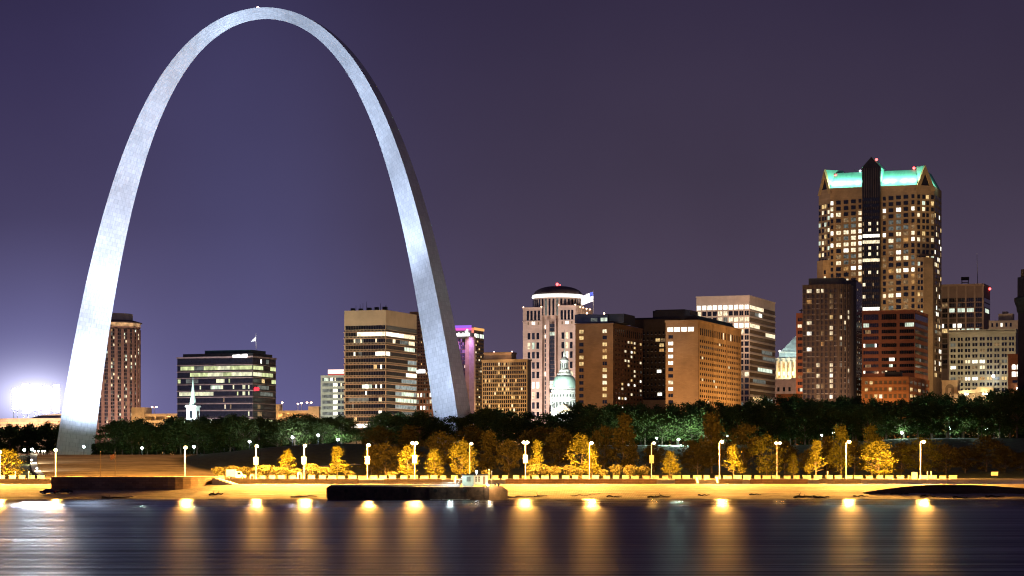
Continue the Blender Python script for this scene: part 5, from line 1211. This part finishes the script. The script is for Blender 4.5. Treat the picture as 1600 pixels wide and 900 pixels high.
# --- white grid tower
def grid_tower():
    B = Bld('grid_tower', 'pale stone office tower with square windows and brightly lit top row, behind tan hotel wing', 1088, 1171, 1211, 1330); z = B.Z
    st = mat('pale stone grid', (.60, .50, .42), .8, 0, .1, .3); B.body(462, st); B.sill = st; X = B.X
    n, y0, dy = 18, 475, 9.55; lc = L_COOL
    for i in range(n):
        za, zb = z(y0 + i * dy + 1), z(y0 + i * dy + 8)
        if 2 < i < 4 or True:
            for c in range(10):
                u0 = -B.L + B.L * (c + .5) / 10; lit = GLASS
                if i == 0: lit = L_WHITE
                elif i == 1: lit = L_WARM if c in (0, 4, 5) else GLASS
                elif i == 2: lit = L_WARM if random.random() < .4 else (L_GREY if random.random() < .4 else GLASS)
                elif i == 3: lit = L_WHITE if c in (7, 8, 9) else L_WARM if random.random() < .4 else GLASS
                elif random.random() < .12: lit = random.choice([L_GREY, L_WARM, L_DIM])
                B.win('front', u0, zb, B.L / 10 * .74, za - zb, lit)
        sg = {0: [(0, .55, L_WARM)], 1: [(.2, .5, L_GREY), (.35, .45, L_WHITE)], 3: [(0, .4, L_WARM)], 4: [(.6, 1, L_WARM)], 7: [(.45, .9, L_GREY)], 8: [(.5, 1, pg)] if False else [(.5, 1, L_GREY)], 10: [(.3, .9, L_COOL)], 12: [(.1, .6, L_GREY)], 15: [(.1, .5, L_YEL), (.65, .9, L_COOL)], 16: [(.1, .9, L_YEL)]}
        B.ribbon('side', .6, B.D - .6, zb + .3, za - .2, 26, sg.get(i, []), dark=mat('bronze glass', (.10, .075, .05), .2))
        MB().box(.02, .35, .1, B.D, zb - 1.0, zb - .2).build('side_spandrel', st, B.root)
    MB().box(-B.L - .25, .25, -.25, B.D, z(463), z(461.2)).build('parapet', st, B.root)
    B.flush(); B.flood(-25, -60, z(600), -16, 0, z(500), 7.5e4, (1, .78, .62), 75); B.flood(34, 10, 15, 0, 22, z(570), 5.5e4, (1, .66, .30), 90); B.flood(18, -30, z(560), 0, 14, z(480), 3.2e4, (1, .76, .58), 80)
grid_tower()

# --- white columned court with stepped pyramid roof
def pyramid_court():
    B = Bld('pyramid_court', 'pale columned court building with a stepped white pyramid roof, left of red slab', 1211, 1262, 1290, 1560); z = B.Z; X = B.X
    st = mat('cream stone court', (.58, .50, .40), .85); wh = mat('white terrace stone', (.66, .72, .70), .8)
    B.body(561, st); MB().box(-B.L - .4, .4, -.5, B.D, z(562), z(558.5)).build('cornice', st, B.root)
    MB().box(X(1213), X(1262), -.05, 1, z(590), z(565)).build('portico_back', mat('warm portico wall', (.6, .45, .22), .8), B.root)
    for k in range(6): MB().tube((X(1214.5 + k * 7.2), -1.3, z(590)), (X(1214.5 + k * 7.2), -1.3, z(564)), 1.0, .9, 10).build('column', st, B.root)
    for k in range(5):
        B.win('front', X(1218 + k * 7.2), z(574), 1.2, 3.2, L_AMB, off=.06); B.win('front', X(1218 + k * 7.2), z(586), 1.3, 2.4, L_WHITE, off=.06)
    MB().box(X(1217, 2), X(1282, 2), 2, B.D - 2, z(558.4), z(549)).build('attic', wh, B.root)
    py = MB(); n = 13
    for i in range(n):
        a, c = 1220 + i * 2.05, 1279 - i * 2.05; py.box(X(a, 3 + i * .85), X(c, 3 + i * .85), 3 + i * .85, B.D - 3 - i * .85, z(549 - i * 2.15), z(549 - (i + 1) * 2.15))
    py.build('stepped_roof', wh, B.root); MB().ball((X(1217), 2, z(547.5)), .6, 8, 5).build('corner_lamp', glow('pale corner lamp', (1, .95, .85), 5), B.root)
    B.flush(); B.flood(X(1236), -30, z(575), X(1240), 2, z(542), 4.5e4, (.72, 1, .95), 60); B.flood(X(1232), -12, z(596), X(1232), 0, z(575), 3e4, (1, .8, .45), 110)
    C = Bld('annex_block', 'pale pink low block below the columned court', 1211, 1250, 1262, 1420); C.body(592, mat('pinkish annex stone', (.5, .37, .32), .85)); C.grid('front', C.X(1212), C.X(1238), C.Z(612), C.Z(604), 3, 1, .4, .8, 0)
    MB().box(C.X(1236), C.X(1250), -.6, 4, GZ, C.Z(590)).build('stair_bay', mat('pinkish annex stone', ()), C.root); C.flush(); C.flood(-12, -30, 15, -8, 0, 40, 6e4, (1, .66, .42), 90)
    D = Bld('low_red_block', 'low orange brick block just above the trees left of the dark apartment tower', 1213, 1258, 1266, 1180); D.body(616, mat('orange red brick', (.32, .13, .05), .9)); D.flood(-8, -22, 15, -8, 0, 22, 3e4, SOD, 100)
    MB().box(-D.L - .2, .2, -.2, D.D, D.Z(616.6), D.Z(615)).build('coping', mat('orange red brick', ()), D.root)
pyramid_court()

RED = brickmat('dark red brick', (.25, .095, .05), (.2, .09, .05), 1.2, .4, var=.1)
def red_slab():
    B = Bld('red_slab', 'narrow red brick slab peeping out left of the dark apartment tower', 1244, 1300, 1310, 1260); z = B.Z
    B.body(488, RED); MB().tube((B.X(1250), 3, z(488)), (B.X(1250), 3, z(481)), .3, .3).box(B.X(1247), B.X(1252), 2.8, 3.4, z(484), z(482.5)).build('roof_mast', DARKM, B.root)
    for i in range(13):
        y = 496 + i * 10; B.ribbon('front', B.X(1246.5), B.X(1266), z(y + 5), z(y), 6, {1: [(.0, .4, L_WARM)], 11: [(.1, .5, L_COOL)], 9: [(0, .3, L_DIM)]}.get(i, []))
    B.flood(-16, -40, 15, -14, 0, 50, 2.8e5, (1, .5, .22), 80)
red_slab()

# --- dark apartment tower
def apartments():
    B = Bld('apartment_tower', 'dark brown apartment tower with a rounded right corner and scattered lit windows', 1254, 1309, 1312, 1110); z = B.Z; X = B.X
    dk = mat('dark brown ribbed facade', (.075, .052, .042), .8, 0, .15, .3); W_ = B.X(1314)
    poly = [(-B.L, 0), (X(1309), 0)]; r = 4.8
    for k in range(1, 9): a = k / 8 * pi / 2; poly.append((X(1309) + r * sin(a), 8 * (1 - cos(a))))
    poly += [(X(1309) + r, 13), (-B.L, 13)]
    wz = z(444); MB().prism(poly, GZ, wz).build('wall', dk, B.root)
    rb = MB(); n = 27
    for k in range(n): u = -B.L + (k + .2) * B.L / n; rb.box(u - .09, u + .09, -.3, -.01, GZ, wz + .2)
    for k in range(1, 9):
        x, y = poly[k + 1]; x0, y0 = poly[k]; rb.box((x + x0) / 2 - .08, (x + x0) / 2 + .12, (y + y0) / 2 - .3, (y + y0) / 2 + .1, GZ, wz + .2)
    o = rb.build('facade_rib', mat('brown facade rib', (.12, .08, .06), .8), B.root)
    MB().prism([(x * .75 - 2, y * .7 + 3) for x, y in poly], wz, z(433)).build('penthouse', mat('grey louvre', (.10, .10, .10), .7), B.root)
    nr = 21; y0 = 451; dy = 8.3
    lit = {(1, 0): L_WARM, (3, 0): L_WARM, (4, 0): L_WARM, (1, 2): L_AMB, (6, 1): L_DIM, (6, 2): L_DIM, (6, 3): L_DIM, (6, 5): L_YEL, (1, 6): L_WARM, (1, 8): L_WHITE, (4, 8): L_DIM, (6, 7): L_WARM, (6, 8): L_WARM, (6, 9): L_AMB, (4, 10): L_AMB, (1, 11): L_WHITE,
           (3, 14): L_WARM, (6, 14): L_WARM, (6, 15): L_WARM, (3, 16): L_WARM, (6, 16): L_WHITE, (6, 17): L_WARM, (1, 15): L_AMB, (3, 18): L_WARM, (4, 18): L_DIM, (6, 18): L_WARM, (6, 20): L_WHITE, (3, 20): L_DIM}
    for rr in range(nr):
        for c in range(8):
            B.win('front', -B.L + (c + .5) * B.L / 8, z(y0 + rr * dy + 5.6), 1.35 if c not in (1,) else 2.1, 1.7, lit.get((c, rr), GLASS), off=.02)
    for rr in range(nr):
        for k in (2, 4, 6):
            (xa, ya), (xb, yb) = poly[k], poly[k + 1]; ang = math.atan2(yb - ya, xb - xa)
            B.wins.append(((((xa + xb) / 2, (ya + yb) / 2), ang), 0, z(y0 + rr * dy + 5.6), .9, 1.6, random.choice([L_DIM, L_GREY, L_WARM]) if random.random() < .2 else GLASS, 0))
    B.flush(); B.flood(-12, -55, 15, -8, 0, 60, 1.6e5, (1, .62, .34), 85); B.flood(24, -25, 15, 0, 6, 50, 1e5, (1, .64, .38), 90)
    C = Bld('black_slab', 'black windowed slab standing behind the dark apartment tower', 1306, 1338, 1347, 1175); C.body(440, mat('black glass wall', (.014, .012, .014), .25)); C.grid('side', .5, C.D - .5, C.Z(620), C.Z(448), 3, 21, .3, .3, .4, [L_GREY, L_DIM]); C.flush()
    MB().box(C.X(1310), C.X(1336), 2, 8, C.Z(440), C.Z(437)).build('roof_plant', DARKM, C.root)
apartments()

# --- red brick offices and the old warehouse below
def red_offices():
    B = Bld('red_offices', 'red brick office block with wide dark window bays, below the tall green roofed tower', 1343, 1429, 1450, 1230); z = B.Z; X = B.X
    B.body(485, RED); ys = [490, 504, 514.5, 524.5, 536, 547.5, 558.5, 568.5, 578.5]; hs = [8.5, 6, 5.5, 5, 5.5, 5, 5, 4.5, 4]
    bays = [(1349, 1374), (1377.5, 1402), (1405.5, 1429.3)]
    lit = {(1, 0): [(.0, .42, L_COOL)], (1, 2): [(.42, .98, L_COOL)], (2, 0): [(.1, .5, L_DIM)], (4, 0): [(0, .12, L_WHITE), (.15, .75, glow('teal tinted window', (.3, .6, .5), .12)), (.8, .92, L_WHITE)], (4, 1): [(.6, .68, L_WHITE)], (6, 1): [(.55, .9, L_WHITE)], (7, 0): [(.1, .5, L_DIM)], (7, 1): [(.2, .3, L_WARM), (.5, .7, L_COOL)], (8, 0): [(.0, .1, L_WHITE)], (8, 1): [(.3, .4, L_WARM)]}
    for r, (y, h) in enumerate(zip(ys, hs)):
        for k, (a, c) in enumerate(bays): B.ribbon('front', X(a), X(c) - .4, z(y + h), z(y), 8, lit.get((r, k), []))
        B.ribbon('side', 1, B.D - 1, z(y + h), z(y), 9, [(.3, .4, L_GREY)] if r in (4, 6) else [])
    MB().box(-B.L - .25, .25, -.25, B.D, z(486), z(484)).build('coping', mat('red coping', (.3, .11, .06), .8), B.root)
    B.flood(-24, -26, z(583), -15, 0, z(530), 1.7e4, (1, .58, .32), 120); B.flood(26, 5, 15, 0, 14, 50, 1e5, SOD, 90)
    C = Bld('old_warehouse', 'low old orange brick warehouse with sash windows at the foot of the red offices', 1346, 1420, 1452, 1170); z = C.Z; X = C.X
    ob = brickmat('orange brick', (.40, .16, .06), (.3, .14, .07), .9, .3, var=.12); C.body(588, ob); C.sill = ob
    C.grid('front', X(1350), -.8, z(624), z(592.5), 9, 3, .62, .58, .16, [L_YEL, L_WARM, L_DIM], dark=mat('dusty warehouse glass', (.14, .09, .055), .3)); C.grid('side', 1, C.D - 1, z(624), z(592.5), 5, 3, .55, .58, .12, [L_YEL], dark=mat('dusty warehouse glass', ()))
    for y in (589.5, 600.5, 611): MB().box(-C.L - .25, .25, -.25, C.D, z(y) , z(y) + .35).build('string_course', ob, C.root)
    MB().box(X(1380), X(1405), 4, 9, z(588), z(580)).build('roof_plant', mat('dark grey plant', (.07, .065, .06), .8), C.root)
    C.flush(); C.flood(-14, -26, 15, -12, 0, 26, 1.1e5, SOD, 105); C.flood(20, 0, 15, 0, 12, 24, 4e4, SOD, 100)
red_offices()

# --- tall tower with the green lit gabled roof
def green_roof_tower():
    B = Bld('gabled_tower', 'tallest tower, brown stone with a green lit gabled roof and a dark glass centre bay', 1297, 1432, 1470, 1400); z = B.Z; X = B.X; L = B.L; d = 9.0
    st = brickmat('brown tower granite', (.34, .225, .12), (.26, .17, .09), 2.0, 1.1, var=.08); gl = mat('black centre glass', (.02, .018, .02), .15, 0, .3, .3)
    D = d + 26; zc = z(289)
    poly = [(-L, 0), (0, 0), (d, d), (d, D), (0, D + d), (-L, D + d), (-L - d, D), (-L - d, d)]
    MB().prism(poly, GZ, zc).build('wall', st, B.root); B.sill = st
    lw = MB(); zl = z(402); e = 3.2
    for sx, bx in ((1, 0), (-1, -L)):
        lw.prism([(bx + sx * .2, .02), (bx + sx * (d - 4.6), .02), (bx + sx * (d + .02), 4.6), (bx + sx * (d + .02), d)] if sx > 0 else [(bx - (d + .02), d), (bx - (d + .02), 4.6), (bx - (d - 4.6), .02), (bx - .2, .02)], GZ, zl)
    lw.build('shoulder', st, B.root)
    # roofs: long mansard in front, gabled ends on the chamfers
    gm = mat('green copper roof', (.17, .50, .36), .55, 0, .12, .3, stretch=(2, 1, .2)); zr = z(262); za = z(281)
    rf = MB()
    rf.face([(-L, .2, zc), (0, .2, zc), (0, 1.6, za), (-L, 1.6, za)]); rf.face([(-L, 2.6, za), (0, 2.6, za), (-2, 9, zr), (-L + 2, 9, zr)]); rf.face([(-L, 1.6, za), (0, 1.6, za), (0, 2.6, za), (-L, 2.6, za)])
    rf.face([(-L + 2, 9, zr), (-2, 9, zr), (-2, D, zr), (-L + 2, D, zr)]); rf.face([(d - .4, d, zc), (d - .4, D, zc), (d - 6, D, zr), (d - 6, d, zr)])
    rf.build('roof', gm, B.root)
    # gables on the two chamfered corners
    for sx, bx, nm in ((1, 0, 'r'), (-1, -L, 'l')):
        a, c = Vector((bx, -.3, 0)), Vector((bx + sx * d * 1.03, d, 0)); mid = (a + c) / 2; u = (c - a); inn = Vector((-sx * .7, .7, 0)) * 11; hz = z(257) - zc; zb = zc - 3
        g = MB(); P = lambda t, h, o=0.0: tuple(a + u * t + Vector((-sx * .7, .7, 0)) * o + Vector((0, 0, zb + h)))
        H0 = 3 + hz
        g.face([P(-.06, 0), P(.16, 0), P(.5, H0 - 4.5), P(.5, H0)]); g.face([P(.84, 0), P(1.06, 0), P(.5, H0), P(.5, H0 - 4.5)])
        g.face([P(-.06, 0, 1.4), P(.16, 0, 1.4), P(.5, H0 - 4.5, 1.4), P(.5, H0, 1.4)]); g.face([P(.84, 0, 1.4), P(1.06, 0, 1.4), P(.5, H0, 1.4), P(.5, H0 - 4.5, 1.4)])
        g.face([P(.16, 0), P(.5, H0 - 4.5), P(.5, H0 - 4.5, 1.4), P(.16, 0, 1.4)]); g.face([P(.84, 0), P(.5, H0 - 4.5), P(.5, H0 - 4.5, 1.4), P(.84, 0, 1.4)])
        g.face([P(-.06, 0), P(.5, H0), P(.5, H0, 1.4), P(-.06, 0, 1.4)]); g.face([P(1.06, 0), P(.5, H0), P(.5, H0, 1.4), P(1.06, 0, 1.4)])
        g.build('gable_wall', mat('gold brown gable stone', (.42, .28, .12), .85), B.root)
        w = MB(); w.face([P(.1, 0, .6), P(.9, 0, .6), P(.5, H0 - 3, .6)]); w.build('gable_window', gl, B.root)
        r2 = MB(); r2.face([P(-.06, .4, 1.4), P(.5, H0 - .05, 1.4), P(.5, H0 - .05, 14), P(-.06, .4, 14)]); r2.face([P(1.06, .4, 1.4), P(.5, H0 - .05, 1.4), P(.5, H0 - .05, 14), P(1.06, .4, 14)]); r2.build('gable_roof', gm, B.root)
    # centre bay
    xa, xb = X(1348.5), X(1376.5); zs = z(259.5); zp = z(243)
    cb = MB().extrude_xz([(xa, GZ), (xb, GZ), (xb, zs), ((xa + xb) / 2, zp), (xa, zs)][::-1], -2.6, 10).build('centre_bay', gl, B.root)
    mu = MB()
    for k in range(9): x = xa + (xb - xa) * k / 8; mu.box(x - .07, x + .07, -2.75, -2.62, GZ, zs - .2)
    mu.build('bay_mullion', mat('brown bay mullion', (.12, .08, .055), .6), B.root)
    br = MB(); xm = (xa + xb) / 2
    br.face([(xm, -2.3, zp + .15), (xm, 14, zp + .15), (xb + .5, 14, zs), (xb + .5, -2.3, zs)]); br.face([(xm, -2.3, zp + .15), (xm, 14, zp + .15), (xa - .5, 14, zs), (xa - .5, -2.3, zs)]); br.build('bay_roof', gm, B.root)
    MB().face([(xb + .05, 1, za), (xb + .05, 10, za), (xb + .05, 10, zs)]).face([(xb + .05, 1, za), (xb + .05, 10, zs), (xb + .05, 1, zs)]).build('bay_cheek', gm, B.root)
    # windows
    y0, dy, nr = 302.5, 9.55, 19
    cols = [(1300, 4.4), (1310.2, 8), (1322, 8), (1333.5, 8), (1343.8, 5), (1381.8, 5), (1392.2, 8), (1404, 8), (1415.5, 8), (1426.5, 5)]
    T = {'w': L_WHITE, 'y': L_WARM, 'a': L_YEL, 'd': L_DIM, 'h': L_AMB, 'p': L_GREY, '.': GLASS}
    rows = ['w....', 'y.....', 'wy..yw.w.w', '..dpyd.p..', '.dppy.pp..', 'wyyyw.pppd', '.dpyww.ydyw'[:10], 'wyyyw.yphw', '..wyy.pd..', '.dppy.dwp.', '.ypdyd.yyp', '..hwwd...p', '...dy.hyww', 'p.y.a..p.h', 'a.....d.dh', 'aw..y.d...', '.wwwwyyw..', '..y.d.d.d.', '.www.dp.d.']
    for r, row in enumerate(rows):
        row = (row + '..........')[:10]
        for (px, w), ch in zip(cols, row):
            slope = (1432 - px) / 135 * 6.5
            B.win('front', X(px), z(y0 + slope + r * dy + 6.6) + .0, w * 1400 / F * .93, 6.0 * 1400 / F, T[ch])
    BAY = {4: 'p', 5: 'p', 6: 'W', 7: 'Y', 8: 'p', 9: 'p', 10: 'Y', 11: '.', 12: 'p', 14: 'd', 16: 'd', 18: 'W'}
    for r in range(19):
        ch = BAY.get(r, '.'); y = y0 + 3 + r * dy
        sg = {'W': [(.03, .97, L_WHITE)], 'Y': [(.03, .97, L_WARM)], 'p': [(.0, .12, L_DIM), (.35, .5, L_WARM), (.55, .62, L_DIM), (.8, .95, L_WARM)], 'd': [(.0, .15, L_WARM), (.6, .65, L_DIM)]}.get(ch, [])
        B.ribbon('front', xa + .3, xb - .3, z(y + 6.4), z(y + 1.4), 12, sg, off=2.62)
    CH = {r: random.random() for r in range(32)}
    for sx, bx in ((1, 0), (-1, -L)):
        ang = pi / 4 * sx
        for r in range(31):
            for k, t in enumerate((.12, .4, .62, .9)):
                if r < 11 or k in (1, 2) or sx > 0:
                    if r >= 11 and k in (0, 3): pass
                    y = (304 if sx > 0 else 313) + r * dy
                    lit = (random.choice([L_WARM, L_YEL, L_COOL, L_DIM]) if random.random() < (.42 if k in (1, 2) else .3) else GLASS)
                    x, yy = bx + sx * d * t, d * t
                    if r < 11: B.wins.append((((x, yy), ang), 0, z(y + 6), 1.9, 2.3, lit, 0))
                    elif yy < 4.4 and k < 2: B.wins.append((((bx + sx * (1.4 + k * 1.8), .0), 0), 0, z(y + 6), 1.2, 2.2, lit, 0))
                    else: B.wins.append((((x, yy), ang), 0, z(y + 6), 1.7, 2.2, lit, 0)) if k < 3 else None
    for r in range(30):
        for t in (12, 17, 22, 27, 32): B.wins.append((((d, t), pi / 2), 0, z(302 + r * dy * 1.01 + 6), 2.2, 2.3, random.choice([L_WARM, L_YEL, L_DIM, L_WHITE]) if random.random() < .33 else GLASS, 0))
    B.flush()
    MB().box(-L - .3, xa - .1, -.35, -.01, zc - 1.0, zc + .1).build('cornice', st, B.root); MB().box(xb + .1, .3, -.35, -.01, zc - 1.0, zc + .1).build('cornice', st, B.root)
    for x, y, q in ((X(1306, 8), 8, 266.5), (X(1370), -1, 247.5), (X(1428, 8), 8, 260.5)): MB().ball((x, y, z(q) + .3), .8, 8, 6).build('beacon', REDL, B.root)
    MB().ball((X(1344, 8), 8, zr + .6), .55, 8, 5).build('roof_lamp', glow('cold roof lamp', (.8, .95, 1), 10), B.root)
    for px in (1330, 1335, 1391, 1402): MB().tube((X(px), 8.6, zr), (X(px) + .2, 8.6, zr + 2.0), .12, .05, 5).build('aerial', DARKM, B.root)
    GC = (.58, 1, .84)
    for px, p in ((1303, 4830), (1314, 4140), (1326, 3449), (1339, 4370), (1383, 3679), (1394, 3909), (1411, 4370), (1425, 4370)):
        lamp('POINT', 'roof_wash', B.world(X(px), .9, za + 1.3), p, GC, .4, parent=B.root)
    lamp('POINT', 'roof_wash', B.world(xb + 2.2, .6, za + 2.5), 900, GC, .4, parent=B.root); lamp('POINT', 'roof_wash', B.world(d + 1.6, d + 6, za), 1300, GC, .4, parent=B.root)
    B.flood(-30, -85, 20, -26, 0, z(380), 3.4e5, (1, .64, .32), 70); B.flood(30, -40, 18, 4, 4, z(400), 1.6e5, (1, .66, .32), 80); B.flood(22, -10, 15, 5, 5, z(570), 2.4e4, (1, .66, .25), 100)
    B.flood(-56, -20, z(480), -L - 4, 5, z(300), 2.4e4, (1, .7, .3), 60); B.flood(20, -18, z(420), 4, 5, z(290), 2.2e4, (1, .7, .3), 60)
green_roof_tower()

# --- brown tower with a mast
def mast_tower():
    B = Bld('mast_tower', 'brown concrete office tower with blank upper panels, a slim mast and a red corner beacon', 1468, 1537, 1547, 1450); z = B.Z; X = B.X
    m = mat('brown concrete panel', (.24, .16, .115), .85, 0, .12, .2); B.body(443, m); pr = mat('pale brown pier', (.36, .25, .17), .85)
    for px in (1471, 1482, 1495, 1509, 1523, 1536): MB().box(X(px) - .5, X(px) + .5, -.6, -.01, GZ, z(443)).build('pier', pr, B.root)
    MB().box(-B.L, .4, -.65, B.D, z(446), z(443) + .02).build('parapet', pr, B.root)
    sg = {1: [(.05, .2, L_DIM), (.25, .45, GLASSB)], 2: [(.18, .34, L_COOL), (.36, .60, L_COOL), (.62, .78, L_COOL)], 5: [(0, .1, L_WHITE), (.3, .5, L_WHITE)], 6: [(.05, .28, L_YEL), (.3, .45, L_WARM), (.5, .9, L_COOL)], 7: [(.2, .6, L_DIM)]}
    for i in range(14):
        y = 465 + i * 8; B.ribbon('front', -B.L + .6, -.5, z(y + 6), z(y), 24, sg.get(i, []), dark=GLASS if i in (1, 2, 5, 6) or i % 3 == 0 else mat('bronze glass', (.10, .075, .05), .2))
        if i < 3: B.ribbon('side', .6, B.D - .6, z(y + 6), z(y), 5, [(.3, .8, L_COOL)] if i == 2 else [])
    MB().tube((X(1527.5, 6), 6, z(443)), (X(1526.5, 6), 6, z(394)), .3, .1, 6).build('mast', STEEL, B.root)
    w = MB(); x0, x1 = X(1503, 5), X(1513, 5)
    for a in (x0, x1): w.tube((a, 5, z(443)), (a, 5, z(436)), .3, .3, 6)
    w.box(x0 - .4, x1 + .4, 4, 6, z(436), z(431)).box(x0, x1, 4.8, 5.2, z(440), z(439)); w.build('roof_tank', DARKM, B.root)
    MB().ball((.6, B.D * .8, z(447.5)), .8, 8, 6).build('beacon', REDL, B.root)
    B.flood(-22, -60, 16, -14, 0, z(520), 3e5, (1, .66, .42), 80)
mast_tower()

# --- beige office with paired windows, paler steps behind
def beige_office():
    B = Bld('beige_office', 'wide grey beige office block with rows of paired windows, left of the smokestack', 1483, 1587, 1592, 1270); z = B.Z; X = B.X
    m = brickmat('grey beige stone', (.38, .34, .24), (.3, .27, .2), 2.0, .7, var=.06); B.body(514.5, m); B.sill = m
    lit = {(0, 1): 'p', (6, 1): 'd', (4, 2): 'd', (2, 4): 'y', (3, 4): 'W', (4, 4): 'W', (7, 4): 'p', (3, 5): 'd', (4, 5): 'y', (0, 5): 'W', (1, 7): 'd', (2, 7): 'W', (3, 7): 'W', (4, 7): 'h', (5, 7): 'a', (6, 7): 'p', (7, 7): 'a', (0, 7): 'p'}
    T = {'W': L_WHITE, 'y': L_WARM, 'a': L_YEL, 'd': L_DIM, 'h': L_AMB, 'p': L_GREY}
    for r in range(10):
        for c in range(9):
            u = -B.L + (c + .55) * B.L / 9.1
            for s in (-.78, .78): B.win('front', u + s, z(526 + r * 8.9 + 5), 1.15, 1.75, T.get(lit.get((c, r)), GLASS))
    MB().box(-B.L - .4, .4, -.5, B.D, z(519), z(516.5)).box(-B.L - .25, .25, -.3, B.D, z(515.5), z(513.8)).build('cornice', m, B.root)
    MB().ball((X(1555.5), -8, z(588)), .7, 8, 5).build('wall_lamp', glow('bluish lamp', ()), B.root)
    MB().tube((X(1555.5), -8, GZ), (X(1555.5), -8, z(589)), .14, .1, 6).build('lamp_post', POLE, B.root)
    B.flush(); B.flood(-26, -60, 15, -20, 0, 50, 1.9e5, (1, .84, .56), 85); B.flood(-12, -8, z(592), -14, 0, z(590), 1.6e3, (.7, .85, 1), 140)
    C = Bld('stepped_office', 'paler stepped office block behind the beige block, right of the mast tower', 1545, 1600, 1612, 1400); z = C.Z; X = C.X; p = mat('pale stepped stone', (.36, .29, .22), .85); C.body(500, p)
    MB().box(X(1560, 2), X(1582, 2), 2, 10, z(500), z(489)).box(X(1566, 3), X(1574, 3), 3, 8, z(489), z(485.5)).build('stepped_top', p, C.root); C.grid('front', X(1547), X(1583), z(512), z(502), 5, 1, .4, .6, .5, [L_WARM, L_WHITE]); C.flush()
    C.flood(-15, -50, 15, -8, 0, 60, 1.2e5, (1, .72, .5), 80)
beige_office()

def small_things_right():
    B = Bld('arched_gable', 'small tan gatehouse with one blind arch, at the foot of the tallest tower', 1472, 1496, 1500, 1170); z = B.Z
    m = mat('tan gate stone', (.48, .34, .19), .85); B.body(595, m); MB().box(-B.L - .3, .3, -.3, B.D, z(596), z(593.8)).build('cornice', m, B.root)
    a = MB(); cx = -B.L / 2; pts = [(2.2 * cos(t), 2.2 * sin(t)) for t in [pi * i / 10 for i in range(11)]]
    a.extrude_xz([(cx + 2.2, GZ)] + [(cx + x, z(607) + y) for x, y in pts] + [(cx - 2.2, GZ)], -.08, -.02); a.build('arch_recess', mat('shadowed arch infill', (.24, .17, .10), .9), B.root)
    MB().box(cx - .8, cx + .8, -.14, -.09, GZ, z(606)).build('arch_door', mat('tan door', (.5, .36, .22), .8), B.root)
    B.flood(-4, -20, 15, -4, 0, 24, 6e3, SOD, 100)
    C = Bld('canopy_shed', 'long low tan canopy with bright lamps under its edge, just above the dark trees', 1497, 1556, 1560, 1160); z = C.Z
    MB().extrude_xz([(C.X(1497), z(610)), (C.X(1525), z(608)), (C.X(1526), z(604)), (C.X(1552), z(605.5)), (C.X(1552), z(612)), (C.X(1497), z(614.5))][::-1], 0, 8).build('canopy', mat('tan canopy', (.5, .38, .22), .8), C.root)
    MB().box(C.X(1498), C.X(1550), 6, 8, GZ, z(612)).build('wall', mat('tan canopy', ()), C.root)
    for px in (1508, 1511, 1536, 1541): MB().ball((C.X(px), .5, z(615.2)), .5, 8, 5).build('canopy_lamp', glow('white canopy lamp', (1, .95, .8), 14), C.root)
    C.glowpt(C.X(1509), -3, z(614.5), 2500, (1, .8, .5)); C.glowpt(C.X(1539), -3, z(614.5), 2500, (1, .8, .5))
    D = Bld('red_arched_block', 'red brick block with tall arched bright windows beside the smokestack', 1575, 1600, 1616, 1190); z = D.Z
    D.body(553, brickmat('rust brick', (.34, .14, .06), (.25, .12, .07), .9, .3)); w = MB()
    for i, px in enumerate((1584, 1591.5)):
        for y, arch_ in ((577, True), (588.5, False)):
            u = D.X(px); zz = z(y); h = 2.6
            pl = [(u - .95, zz), (u + .95, zz), (u + .95, zz + h * .7)] + ([(u + .95 * cos(t), zz + h * .7 + .9 * sin(t)) for t in (pi / 4, pi / 2, 3 * pi / 4)] if arch_ else [(u + .95, zz + h), (u - .95, zz + h)]) + [(u - .95, zz + h * .7)]
            MB().extrude_xz(pl[::-1], -.12, .02).build('window', L_WHITE, D.root)
    MB().box(-D.L - .3, .3, -.3, D.D, z(555), z(552.6)).build('cornice', mat('rust brick', ()), D.root)
    MB().box(D.X(1582), D.X(1598), -.1, -.01, z(598), z(594)).build('window', GLASS, D.root); MB().ball((D.X(1591), -2, z(607)), .7, 8, 5).build('door_lamp', glow('white canopy lamp', ()), D.root)
    D.flood(-8, -22, 15, -5, 0, 30, 3e4, SOD, 100)
    Y = 1060; k = Y / F; r = empty('smokestack', (PX(1606, Y), Y, 15), 0, 'tall dark smokestack with a flared ornamental collar at the right edge', 'smokestack'); zz = lambda y: PZ(y, Y) - 15
    dk = mat('sooty brick', (.040, .030, .034), .9, 0, .2, .4)
    MB().lathe([(17 * k, -3), (15 * k, zz(490))], 24).build('shaft', dk, r)
    MB().lathe([(15 * k, zz(490)), (17 * k, zz(486)), (17.5 * k, zz(480)), (20 * k, zz(474)), (21 * k, zz(470)), (21 * k, zz(466)), (18 * k, zz(464.5))], 24).build('collar', mat('greenish collar', (.05, .055, .045), .9), r)
    MB().lathe([(16 * k, zz(464.5)), (15.8 * k, zz(433.5))], 24).build('crown_shaft', dk, r)
    MB().lathe([(11 * k, zz(433.5)), (10.5 * k, zz(421))], 20).build('flue', mat('rusty flue', (.14, .085, .04), .9), r)
small_things_right()
